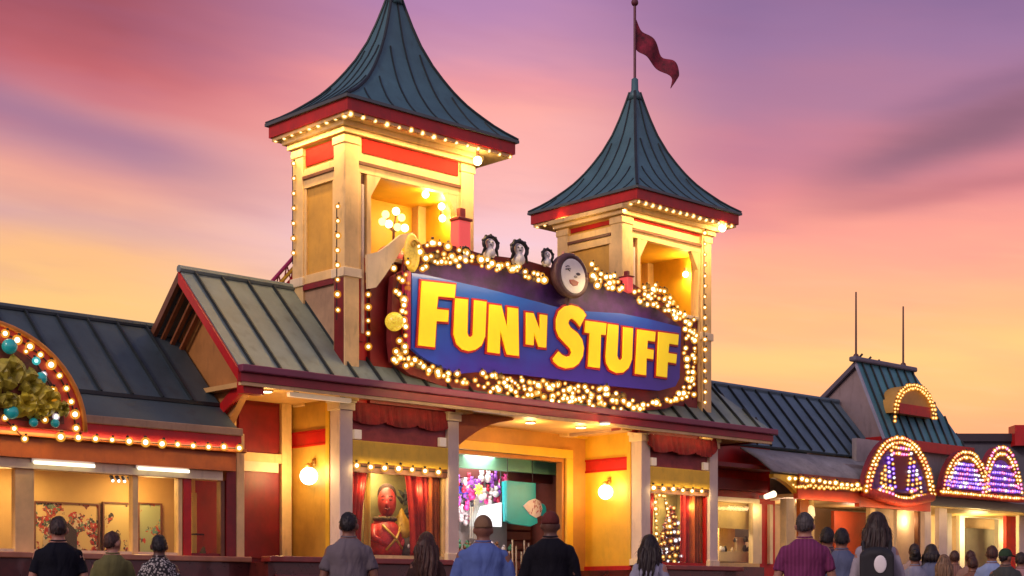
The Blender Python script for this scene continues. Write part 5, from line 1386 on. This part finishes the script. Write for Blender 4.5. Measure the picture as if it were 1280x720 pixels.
# belfry lamps
def belfry(pts, lab, e):
    for k, (px, py, b) in enumerate(pts):
        p = RB(px, py, b)
        t = thing('belfry_lamp', lab[k], 'lamp', p, 'bare lamps inside the tower openings')
        build('glass', MB().ball(p, .05, 12, 8), emat('belfry_glow', (1,.78,.35), 14), t, smooth=True)
        m = MB(); m.lathe((p[0],p[1],p[2]+.045), [(.03,0),(.03,.06)], 10); build('socket', m, BROWN, t)
        light('POINT', (p[0]-.02,p[1]-.12,p[2]-.02), e*3, (1,.60,.20), .06)
belfry([(532,243,16.42),(552,258,RA(552,258,14.5)[1]),(553,273,RA(553,273,14.5)[1])], ['lamp near the ceiling inside the larger tower opening','upper lamp of the two on the back wall inside the larger tower','lower lamp of the two on the back wall inside the larger tower'], 5)
belfry([(857,343,RA(857,343,19.7)[1])], ['lamp inside the opening of the flag tower'], 12)
for (px, py, lab, e) in ((597,201,'bare bulb at the front right corner under the larger tower eave',5),(903,285,'bare bulb at the front right corner under the flag tower eave',4),(701,276,'bare bulb at the left corner under the flag tower eave',3)):
    p = RB(px, py, 16.0 if px != 701 else 17.6)
    t = thing('corner_lamp', lab, 'lamp', p, 'bare bulbs under the tower eaves')
    build('glass', MB().ball(p, .06, 12, 8), emat('corner_glow', (1,.78,.38), 16), t, smooth=True)
    m = MB(); m.tube([p, (p[0],p[1],(zf1 if px < 640 else zf2)+.06)], .02, 8); build('socket', m, BROWN, t)
    light('POINT', (p[0]-.12,p[1]-.10,p[2]-.02), e*2, (1,.62,.22), .05)
# added area lamps without fixtures, boosting bulb light on towers, sign and shop fronts
def strip(p0, p1, e, col=(1,.60,.22), down=True):
    e = e*2.6
    A, C = W(p0), W(p1); d = bpy.data.lights.new('fill_strip', 'AREA'); d.shape = 'RECTANGLE'; d.size = (C-A).length; d.size_y = .05; d.energy = e; d.color = col
    o = bpy.data.objects.new('fill_strip_light', d); COL.objects.link(o); o.location = (A+C)/2
    x = (C-A).normalized(); z = Vector((0,0,1)) if down is True else -(VN*down) 
    y = z.cross(x).normalized(); o.matrix_world = Matrix.Translation((A+C)/2) @ Matrix((x, y, z)).transposed().to_4x4()
VN = Vector((VX, VY, 0))
strip((12.4,15.96,zf1-.06),(15.0,15.96,zf1-.06), 14); strip((12.24,17.5,zf1-.06),(12.24,16.0,zf1-.06), 8)
strip((17.8,15.96,zf2-.06),(20.0,15.96,zf2-.06), 13); strip((17.72,18.1,zf2-.06),(17.72,16.0,zf2-.06), 11)

def strip_to(p0, p1, e, dr, col=(1,.66,.30), w=.06):  # added strips aimed at sign and walls, backs turned to the camera
    A, C = W(p0), W(p1); d = bpy.data.lights.new('fill_strip', 'AREA'); d.shape = 'RECTANGLE'; d.size = (C-A).length; d.size_y = w; d.energy = e; d.color = col
    o = bpy.data.objects.new('fill_strip_light', d); COL.objects.link(o)
    x = (C-A).normalized(); z = -(Vector((VX*dr[0], VY*dr[0], dr[1])).normalized()); z = (z - x*z.dot(x)).normalized(); y = z.cross(x).normalized()
    o.matrix_world = Matrix.Translation((A+C)/2) @ Matrix((x, y, z)).transposed().to_4x4()
strip_to(S(180,590,15.50), S(1060,690,15.50), 24, (.55,1))
strip_to(S(180,130,15.50), S(640,190,15.50), 12, (.6,-1)); strip_to(S(830,190,15.50), S(1110,290,15.50), 10, (.6,-1))
strip_to((12.5,15.75,zf1-.5),(15.0,15.75,zf1-.5), 8, (1,-.4)); strip_to((17.8,15.75,zf2-.5),(20.0,15.75,zf2-.5), 8, (1,-.4))
strip_to((7.8,16.44,3.0),(11.0,16.44,3.0), 9, (.7,-1))
strip_to((12.6,16.2,2.84),(14.2,16.2,2.84), 5, (1,-.6)); strip_to((18.5,16.2,2.84),(19.9,16.2,2.84), 5, (1,-.6))
strip_to((22.4,16.12,2.8),(24.0,16.12,2.8), 7, (1,-.5)); strip_to((24.4,15.9,2.8),(26.4,15.9,2.8), 7, (1,-.5)); strip_to((26.8,16.2,2.9),(31,16.2,2.9), 10, (1,-.5))
strip_to((12.65,16.1,3.70),(14.2,16.1,3.70), 1.8, (1,-.8)); strip_to((18.5,16.08,3.70),(19.9,16.08,3.70), 1.8, (1,-.8))  # added fill under the gutter, where no bulbs hang
light('POINT', (12.02,16.8,zf1-.28), 5, (1,.62,.22), .12); light('POINT', (17.34,16.9,zf2-.28), 5, (1,.62,.22), .12); light('POINT', (12.0,16.6,5.9), 3, (1,.62,.22), .12)  # added point lamps that brighten the left tower faces
strip_to((21.0,16.9,2.7),(22.2,16.9,2.7), 5, (1,-.5))

light('POINT', (16.2, 17.85, 2.6), 26, (1,.84,.86), .1)
# ------------------------------------------------------------------ posters and displays
def art(name, cols, scale, bg, cover=.5, seed=0.0):
    m, n, l, p = nt(name); p.inputs['Roughness'].default_value = .5
    tc = n.new('ShaderNodeTexCoord'); mp = n.new('ShaderNodeMapping'); mp.inputs['Location'].default_value = (seed, seed*.7, seed*1.3)
    l.new(tc.outputs['Object'], mp.inputs[0])
    vo = n.new('ShaderNodeTexVoronoi'); vo.inputs['Scale'].default_value = scale; nv = n.new('ShaderNodeTexNoise'); nv.inputs['Scale'].default_value = scale*.5; nv.inputs['Detail'].default_value = 4; l.new(mp.outputs[0], nv.inputs['Vector']); va = n.new('ShaderNodeVectorMath'); va.operation = 'MULTIPLY_ADD'; va.inputs[1].default_value = (.16,.16,.16); l.new(nv.outputs['Color'], va.inputs[0]); l.new(mp.outputs[0], va.inputs[2]); l.new(va.outputs[0], vo.inputs['Vector'])
    sx = n.new('ShaderNodeSeparateColor'); l.new(vo.outputs['Color'], sx.inputs[0])
    rp = n.new('ShaderNodeValToRGB'); rp.color_ramp.interpolation = 'CONSTANT'; k = len(cols)
    for i, c in enumerate(cols):
        e = rp.color_ramp.elements[i] if i < 2 else rp.color_ramp.elements.new(i/k)
        e.position = i/k; e.color = (*c, 1)
    l.new(sx.outputs[0], rp.inputs[0])
    nz = n.new('ShaderNodeTexNoise'); nz.inputs['Scale'].default_value = scale*.22; nz.inputs['Detail'].default_value = 3; l.new(mp.outputs[0], nz.inputs['Vector'])
    gt = n.new('ShaderNodeMath'); gt.operation = 'LESS_THAN'; gt.inputs[1].default_value = cover; l.new(nz.outputs['Fac'], gt.inputs[0])
    mx = n.new('ShaderNodeMixRGB'); mx.inputs[1].default_value = (*bg, 1); l.new(gt.outputs[0], mx.inputs[0]); l.new(rp.outputs[0], mx.inputs[2])
    l.new(mx.outputs[0], p.inputs['Base Color']); return m
A1 = art('poster_art_red', [(.45,.04,.03),(.60,.48,.30),(.28,.02,.02),(.05,.05,.04),(.42,.10,.04),(.03,.02,.02),(.12,.20,.12)], 30, (.62,.45,.18), .50, 1)
A2 = art('poster_art_dark', [(.03,.03,.03),(.5,.4,.2),(.05,.04,.04),(.4,.06,.04)], 30, (.58,.46,.18), .40, 4)
A3 = art('poster_art_sage', [(.45,.05,.04),(.05,.05,.05),(.12,.3,.25),(.5,.3,.1)], 26, (.36,.42,.22), .42, 8)
IB = 17.66
def poster(p0, p1, y0, y1, mt, lab, extra=None):
    a0 = RB(p0, y1, IB)[0]; a1 = RB(p1, y1, IB)[0]; z1 = RB(p0, y0, IB)[2]; z0 = max(1.0, RB(p0, y1, IB)[2]-.25)
    t = thing('framed_poster', lab, 'poster', (a0, IB, z0), 'framed posters inside the ticket shop')
    build('print', B((a0+.02, a1-.02, IB, IB+.015, z0+.02, z1-.02)), mt, t)
    build('poster_frame', B((a0, a0+.02, IB-.02, IB+.02, z0, z1),(a1-.02, a1, IB-.02, IB+.02, z0, z1),(a0+.02, a1-.02, IB-.02, IB+.02, z0, z0+.02),(a0+.02, a1-.02, IB-.02, IB+.02, z1-.02, z1)), BROWN, t)
    return t, a0, a1, z0, z1
t, a0, a1, z0, z1 = poster(42, 124, 626, 688, A1, 'widest framed poster, busy red pattern with two dark framed figures')
m = MB(); 
for cx, w, h, col in ((.24,.10,.42,0),(.52,.12,.50,1)):
    x = a0+(a1-a0)*cx; m.prism([(x-w,IB-.012,z0+.05),(x+w,IB-.012,z0+.05),(x+w*.9,IB-.012,z0+h),(x,IB-.012,z0+h+.10),(x-w*.9,IB-.012,z0+h)], (0,.011,0), col)
o = build('printed_figure', m, [art('fig_art', [(.05,.1,.07),(.5,.42,.3),(.35,.05,.04),(.1,.1,.1)], 34, (.45,.35,.2), .6, 2), mat('ink', (.04,.03,.03))], t)
poster(128, 165, 627, 688, A2, 'framed yellow poster with a dark splash shape, next to the wide red poster')
t, a0, a1, z0, z1 = poster(172, 202, 628, 688, A3, 'sage green framed poster with faint stripes, right of the window post')
t = thing('hanging_coat', 'dark coats hanging in the yellow doorway at the right end of the ticket shop', 'coat', (RB(258,660,17.5)[0], 17.5, 1.2))
ca_x = RB(256,660,17.5)[0]
m = MB(); m.lathe((ca_x,17.5,1.15), [(.13,0),(.12,.3),(.10,.5),(.04,.62),(.01,.66)], 12); m.lathe((ca_x+.2,17.52,1.15), [(.13,0),(.11,.35),(.09,.58),(.03,.7),(.01,.74)], 12)
build('cloth', m, mat('coat_dark', (.05,.035,.03), .9, var=.4, scale=8), t, smooth=True)
m = MB(); m.tube([(ca_x-.2,17.5,1.95),(ca_x+.4,17.5,1.95)], .012, 6); m.tube([(ca_x,17.5,1.80),(ca_x,17.5,1.95)], .008, 6); m.tube([(ca_x+.2,17.5,1.88),(ca_x+.2,17.5,1.95)], .008, 6); build('rail', m, BLACK, t)
m = MB(); p = RB(152,594,17.1)
tr = thing('ceiling_fixture', 'small dark ceiling fixture with white lamps inside the ticket shop window', 'lamp', (p[0],17.1,p[2]))
for k in range(5): m.tube([(p[0]-.15+.08*k,17.1,p[2]-.01),(p[0]-.13+.08*k,17.08,p[2]-.06)], .022, 8)
m.box(p[0]-.2, p[0]+.25, 17.08, 17.12, p[2], p[2]+.02); build('track', m, mat('fixture_dark', (.1,.1,.12), .3), tr)
m = MB()
for k in range(5): m.ball((p[0]-.13+.08*k,17.08,p[2]-.075), .018, 8, 6)
build('spot', m, emat('fixture_glow', (.9,.95,1), 3), tr)

# red-faced figure in the first window
def rotm(m):
    c, s_ = math.cos(-.67), math.sin(-.67); x0, y0 = fx+.02, 16.74
    m.v = [(x0+(x-x0)*c-(y-y0)*s_, y0+(x-x0)*s_+(y-y0)*c, z) for x, y, z in m.v]; return m
def fig_lathe(p, prof, mt, name, par, n=18): m = MB(); m.lathe(p, prof, n); return build(name, m, mt, par, smooth=True)
fx = RB(480, 640, 16.78)[0]
t = thing('display_figure', 'red figure with a long red face and draped robe in the first curtained window', 'figure', (fx, 16.78, 1.66))
FR = mat('figure_red', (.50,.02,.02), .4, var=.35, scale=9)
fig_lathe((fx,16.78,1.661), [(.24,0),(.26,.15),(.24,.35),(.19,.47),(.10,.55),(.07,.60)], FR, 'robe', t)
m = MB(); m.ball((fx+.02,16.74,2.44), (.135,.12,.215), 20, 14); hd_ = build('head', m, mat('figure_face_red', (.42,.035,.03), .45, var=.3, scale=12), t, smooth=True)
m = MB(); m.ball((fx+.055,16.785,2.55), (.135,.125,.155), 18, 12); build('hair', m, mat('figure_hair', (.05,.02,.01), .9, var=.6, scale=20), hd_, smooth=True)
m = MB(); m.ball((fx-.03,16.628,2.47), (.028,.014,.014), 8, 6); m.ball((fx+.07,16.628,2.47), (.028,.014,.014), 8, 6); m.tube([(fx-.06,16.64,2.51),(fx-.03,16.625,2.525),(fx+.0,16.63,2.51)], .008, 6); m.tube([(fx+.04,16.63,2.51),(fx+.07,16.625,2.525),(fx+.10,16.64,2.51)], .008, 6); m.tube([(fx-.02,16.62,2.35),(fx+.02,16.61,2.335),(fx+.06,16.62,2.35)], .010, 6); rotm(m); build('features', m, mat('figure_ink', (.12,.01,.01)), hd_)
build('nose', rotm(MB().ball((fx+.015,16.615,2.41), (.022,.03,.035), 10, 8)), mat('figure_face_red', (.42,.035,.03)), hd_, smooth=True)
m = MB()
for k in range(16): 
    q = k/15*math.pi*2; m.ball((fx+.13*math.cos(q),16.76+.1*math.sin(q),2.21), (.055,.05,.035), 8, 6)
build('collar', m, mat('fur_collar', (.16,.10,.05), .9, var=.6, scale=25, bump=.8, bscale=80), t, smooth=True)
m = MB()
for sd in (-1, 1): m.tube([(fx+sd*.16,16.76,2.10),(fx+sd*.25,16.70,1.95),(fx+sd*.12,16.56,1.84)], [.06,.055,.04], 10)
build('sleeve', m, FR, t, smooth=True)
m = MB(); m.tube([(fx-.16,16.62,2.12),(fx-.02,16.52,1.95),(fx+.14,16.56,1.80)], .018, 8); m.tube([(fx+.16,16.62,2.12),(fx+.02,16.52,1.95),(fx-.14,16.56,1.78)], .018, 8)
build('gold_sash', m, mat('sash_gold', (.6,.35,.05), .35), t, smooth=True)
gx = RB(508, 660, 16.72)[0]
t = thing('display_figure', 'yellow caped dark figure with white markings beside the red robed figure', 'figure', (gx, 16.75, 1.66))
fig_lathe((gx,16.75,1.661), [(.20,0),(.22,.12),(.19,.28),(.12,.38)], mat('figure_dark', (.07,.05,.04), .6, var=.5, scale=14), 'body', t)
m = MB(); m.lathe((gx-.02,16.80,1.95), [(.22,0),(.18,.12),(.10,.26),(.05,.34),(.01,.42)], 16); build('cape', m, mat('cape_yellow', (.62,.36,.03), .5, var=.3), t, smooth=True)
m = MB()
for dx in (-.09,-.03,.03,.09): m.ball((gx+dx,16.565,1.84), (.022,.015,.03), 8, 6)
build('white_badge', m, WHITE, t, smooth=True)
m = MB()
for k in range(26):
    m.ball((gx-.25+.5*random.random(),16.7+.2*random.random(),1.70+.10*random.random()), (.03,.02,.04), 6, 5)
build('trinket', m, art('trinket_art', [(.5,.1,.02),(.6,.4,.05),(.1,.05,.03),(.3,.03,.03)], 20, (.4,.1,.03), .9), t)
# dark hanging bird shapes behind
m = MB(); hx = RB(512, 612, 16.9)[0]
random.seed(12)
for k in range(22): leaf(m, (hx+random.uniform(-.14,.2),16.9,2.32+random.uniform(-.12,.2)), .16, .028, random.uniform(.3,2.4), .03)
t = thing('feather_spray', 'dark feathery spray hanging behind the yellow caped figure', 'ornament', (hx,16.9,2.3))
o = build('plume', m, mat('plume_dark', (.035,.04,.03), .7, var=.5), t); o.modifiers.new('s','SOLIDIFY').thickness = .006
m = MB(); m.tube([(hx+.02,16.92,2.3),(hx+.02,16.92,2.95)], .006, 6); build('cord', m, BLACK, t)

# glittering cone tree in second window
cx = RB(838, 660, 16.8)[0]
t = thing('display_tree', 'dark red glittering cone tree covered in small warm bulbs in the second curtained window', 'display tree', (cx,16.8,1.66))
m = MB(); m.lathe((cx,16.8,1.661), [(.03,0),(.03,.08)], 8); build('trunk', m, BROWN, t)
m = MB(); random.seed(5)
for k in range(430):
    h = random.random()**.8; r = (.30*(1-h)+.03)*random.uniform(.5,1.05); q = random.uniform(0,6.28)
    c = (cx+r*math.cos(q), 16.8+r*math.sin(q)*.7, 1.72+h*.88)
    leaf(m, c, .07, .02, random.uniform(0,6.28), .02)
build('crown', m, mat('tree_crimson', (.16,.02,.02), .4, var=.7, scale=25), t)
string('small warm bulbs wound round the cone tree in the second window', [[(cx+(.34*(1-k/60)+.03)*math.cos(k*.75), 16.8-.02+(.30*(1-k/60)+.03)*math.sin(k*.75)*.7, 1.72+k/60*.92) for k in range(61)]], .11, .02, mixed=[BULBS, BULBS, BULBW], group='bulbs in the window displays', jb=.01)
string('two hanging lines of small bulbs between the curtains of the second window', [[(18.80,16.5,2.76),(18.83,16.5,1.8)],[(19.05,16.52,2.76),(19.22,16.52,2.1)],[(18.80,16.5,2.76),(19.05,16.52,2.76)]], .10, .012, mixed=[BULBS, BULB], group='bulbs in the window displays', jb=.01)

# ------------------------------------------------------------------ portal interior: prize wall, teal sign, screen
random.seed(21)
PIB = 18.45
def pb(px, py, b=PIB): return RB(px, py, b)
t = thing('prize_display', 'crowded hanging prizes in pink, violet and white on the left inside the shop portal', 'prize display', (pb(590,620)[0], PIB, 1.3))
q0 = pb(566, 590); q1 = pb(640, 700)
build('rack', B((q0[0]-.2, q1[0], PIB+.12, PIB+.16, 1.2, 3.3)), mat('rack_grey', (.4,.36,.34), .5), t)
cols = {'pink':(.80,.06,.32),'violet':(.35,.10,.62),'white':(.82,.75,.78),'crimson':(.5,.02,.06),'black':(.03,.03,.035),'blue':(.05,.06,.5)}
PM = {k: mat('prize_'+k, v, .45, var=.3, scale=10) for k, v in cols.items()}
n = 0
for k in range(88):
    px = random.uniform(567, 632); py = random.uniform(596, 640)
    if px > 612 and py > 628: continue
    p = pb(px, py, PIB+random.uniform(-.2,.0)); c = random.choice(['pink','pink','crimson','violet','violet','white','white','black'])
    m = MB(); r = random.uniform(.035,.068)
    m.ball(p, (r, r*.8, r*random.uniform(.8,1.4)), 8, 6); m.ball((p[0]+random.uniform(-.01,.01), p[1]-.01, p[2]+r*1.3), r*.6, 8, 6)
    for s in (-1,1): m.ball((p[0]+s*r*.5, p[1]-.01, p[2]+r*1.75), r*.25, 6, 5)
    build('prize', m, PM[c], t, smooth=True); n += 1
m = MB(); p = pb(598, 612, PIB-.2); 
for k in range(8): leaf(m, p, .11, .03, k*math.pi/4, .02)
build('star_flower', m, mat('flower_yellow', (.85,.6,.08), .4), t)
m = MB(); 
p = pb(580, 613, PIB-.15); m.prism([(p[0]-.16,p[1],p[2]-.05),(p[0]+.14,p[1],p[2]-.05),(p[0]+.16,p[1],p[2]+.06),(p[0]-.14,p[1],p[2]+.06)], (0,.03,0)); build('blue_box', m, PM['blue'], t)
for k in range(26):
    p = pb(random.uniform(567, 600), random.uniform(630, 656), PIB-.05); m = MB(); r = random.uniform(.03,.055)
    m.ball(p, (r, r*.8, r), 8, 6); m.ball((p[0], p[1]-.01, p[2]+r*1.3), r*.6, 8, 6); build('prize', m, PM[random.choice(['white','white','white','pink','black'])], t, smooth=True)
t = thing('prize_shelf', 'low shelf of dark and green toys under the pink prizes', 'shelf', (pb(575,680)[0], PIB-.1, 1.2))
build('board', B((q0[0]-.2, q1[0]-.05, PIB-.15, PIB+.11, 1.50, 1.53),(q0[0]-.2, q1[0]-.05, PIB-.15, PIB+.11, 1.86, 1.89)), BROWN, t)
for k in range(34):
    a = random.uniform(q0[0]-.05, q1[0]-.1); z = random.choice((1.53, 1.89)); r = random.uniform(.035,.06)
    m = MB(); m.ball((a, PIB-.06, z+r), (r, r, r), 8, 6); m.ball((a, PIB-.08, z+r*2.2), r*.6, 8, 6)
    build('toy', m, random.choice([PM['black'], mat('toy_green', (.05,.22,.12)), mat('toy_brown', (.2,.1,.05)), PM['white'], mat('toy_tan', (.4,.3,.2))]), t, smooth=True)
p0 = pb(594, 657, 18.2); p1 = pb(627, 628, 18.2)
t = thing('light_screen', 'bright white lit screen inside the shop portal', 'screen', (p0[0],18.2,p0[2]))
m = MB(); m.prism([(p0[0],18.2,p0[2]),(p1[0],18.2,p0[2]),(p1[0],18.2,p1[2]+.0),(p0[0]+.14,18.2,p1[2]-.08)], (0,.04,0)); build('glass_face', m, emat('screen_white', (1,.95,.95), 1.5), t)
m = MB(); m.tube([(p1[0],18.22,p0[2]),(p1[0],18.22,3.3)], .015, 6); build('hanger', m, BLACK, t)
m = MB()
for k in range(9): m.box(p0[0]-.05+.045*k, p0[0]-.02+.045*k, 18.27, 18.28, p0[2]-.2, p1[2]-.02+.025*k)
tag(build('streamer_curtain', m, mat('streamer_silver', (.5,.55,.5), .3, metal=.5, var=.3)), 'pale silvery hanging streamers behind the white lit screen', 'streamers')
s0 = pb(633, 652, 17.95); s1 = pb(670, 604, 17.95)
t = thing('hanging_sign', 'hanging teal sign with a white leaf-shaped emblem inside the shop portal', 'sign', (s0[0],17.95,s0[2]))
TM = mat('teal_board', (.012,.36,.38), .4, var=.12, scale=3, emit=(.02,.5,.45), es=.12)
m = MB(); a0_, a1_ = s0[0], s1[0]; z0_, z1_ = s0[2], s1[2]
m.prism([(a0_,17.95,z0_+.02),(a0_+.10,17.95,z0_-.03),(a1_-.12,17.95,z0_-.06),(a1_+.04,17.95,z0_+.0),(a1_+.02,17.95,z0_+.16),(a1_,17.95,z0_+.20),(a1_,17.95,z1_),(a0_,17.95,z1_+.01)], (0,.05,0))
m.prism([(a0_-.02,17.96,z0_+.0),(a0_-.001,17.96,z0_),(a0_-.001,17.96,z1_),(a0_-.02,17.99,z1_)], (0,.05,0))
bd = build('board', m, TM, t, bevel=.006)
m = MB(); m.ball((a1_+.17,17.98,z0_+.22), (.09,.03,.10), 14, 10); m.tube([(a1_,17.98,z0_+.14),(a1_+.13,17.98,z0_+.18)], .05, 10); build('side_blob', m, TM, bd, smooth=True)
ex, ezz = a1_-.03, z0_+.24
m = MB(); m.prism([(ex-.27,17.93,ezz+.02),(ex-.14,17.93,ezz+.11),(ex,17.93,ezz+.15),(ex+.12,17.93,ezz+.11),(ex+.16,17.93,ezz),(ex+.12,17.93,ezz-.12),(ex+.02,17.93,ezz-.16),(ex-.12,17.93,ezz-.11)], (0,.018,0))
em_ = build('emblem', m, mat('emblem_white', (.82,.76,.74), .5), bd, bevel=.005)
m = MB(); random.seed(2)
for k in range(22): 
    x = ex+random.uniform(-.16,.12); z = ezz+random.uniform(-.10,.10); m.tube([(x,17.925,z),(x+random.uniform(-.03,.03),17.922,z+random.uniform(.02,.05))], .005, 5)
build('emblem_markings', m, mat('marking_red', (.5,.15,.15)), em_)
m = MB()
for x in (a0_+.05, a1_-.05): m.tube([(x,17.98,z1_),(x,17.98,3.43)], .006, 6)
build('chain', m, BLACK, t)
m = MB()
for k in range(6):
    x = pb(636+5*k, 690, 18.1)[0]; m.tube([(x,18.1,.2),(x+random.uniform(-.02,.02),18.1,2.0+random.uniform(-.2,.1))], .014, 6)
tag(build('pole_bundle', m, mat('pale_poles', (.45,.38,.28), .5, var=.3)), 'upright pale poles standing below the teal sign in the portal', 'poles')
# right wing window contents
t = thing('shop_counter', 'cluttered cream machine and jars inside the right wing window', 'counter display', (21.2, 17.5, 1.2))
c0 = RB(900,660,17.5); 
def cb(px0, px1, y0, y1, nm, mt, b=17.5, d=.2):
    A = RB(px0, y1, b); C = RB(px1, y0, b); return build(nm, B((A[0], C[0], b, b+d, A[2], C[2])), mt, t, bevel=.01)
cb(899, 945, 690, 702, 'worktop', CREAM2, 17.4, .4)
cb(899, 919, 660, 689, 'machine_body', CREAM, 17.5)
cb(921, 932, 672, 689, 'machine_body', CREAM2, 17.45)
cb(916, 938, 655, 672, 'dark_hood', mat('hood_grey', (.15,.13,.12), .4), 17.75)
random.seed(9)
for k in range(26):
    px = random.uniform(899,942); py = random.choice((656,676,688)); p = RB(px, py, 17.42); r = random.uniform(.02,.04)
    m = MB(); m.lathe((p[0],17.42,p[2]-.02), [(r,0),(r*1.1,r*1.5),(r*.6,r*2.4),(r*.6,r*2.8)], 10); build('jar', m, random.choice([PM['black'], PM['white'], mat('jar_brown', (.25,.1,.04)), mat('jar_cream', (.6,.5,.35))]), t, smooth=True)
t = thing('shelf_display', 'small dark objects on the narrow shelf beside the right wing window post', 'shelf display', (21.9, 17.3, 1.75))
for px, py in ((953,644),(952,672),(955,678),(958,683),(951,686)):
    p = RB(px, py, 17.28); m = MB(); m.box(p[0]-.05, p[0]+.05, 17.27, 17.33, p[2]-.05, p[2]+.05); m.ball((p[0],17.3,p[2]+.07), .03, 8, 6); build('trinket', m, random.choice([PM['black'], mat('jar_brown', (.25,.1,.04))]), t, bevel=.01)
p = RB(1013, 636, 16.9)
t = thing('post_lantern', 'small cream lantern on the post above the purple shirted man', 'lantern', p)
m = MB(); m.lathe(p, [(.05,-.18),(.085,-.12),(.07,.02),(.03,.06)], 12); build('glass', m, mat('lantern_cream', (.8,.7,.4), .3, emit=(1,.8,.4), es=.8), t, smooth=True)
m = MB(); m.lathe(p, [(.04,.06),(.05,.12),(.03,.22),(.045,.26)], 10); build('cap', m, CREAM, t, smooth=True)

# ------------------------------------------------------------------ camera
cd = bpy.data.cameras.new('camera'); cam = bpy.data.objects.new('camera', cd); COL.objects.link(cam); sc.camera = cam
cam.location = (0, 0, CZ); cam.rotation_euler = (R(90), 0, 0)
cd.sensor_width = 36; cd.lens = F/1280*36; cd.shift_y = (HOR-360)/1280; cd.clip_end = 2000
vs = sc.view_settings; vs.view_transform = 'Standard'; vs.look = 'None'; vs.exposure = 0; vs.gamma = 1; vs.use_curve_mapping = False
cy = sc.cycles; cy.use_denoising = True; cy.max_bounces = 8; cy.diffuse_bounces = 3; cy.glossy_bounces = 3; cy.transparent_max_bounces = 24
cy.sample_clamp_indirect = 4; cy.caustics_reflective = False; cy.caustics_refractive = False
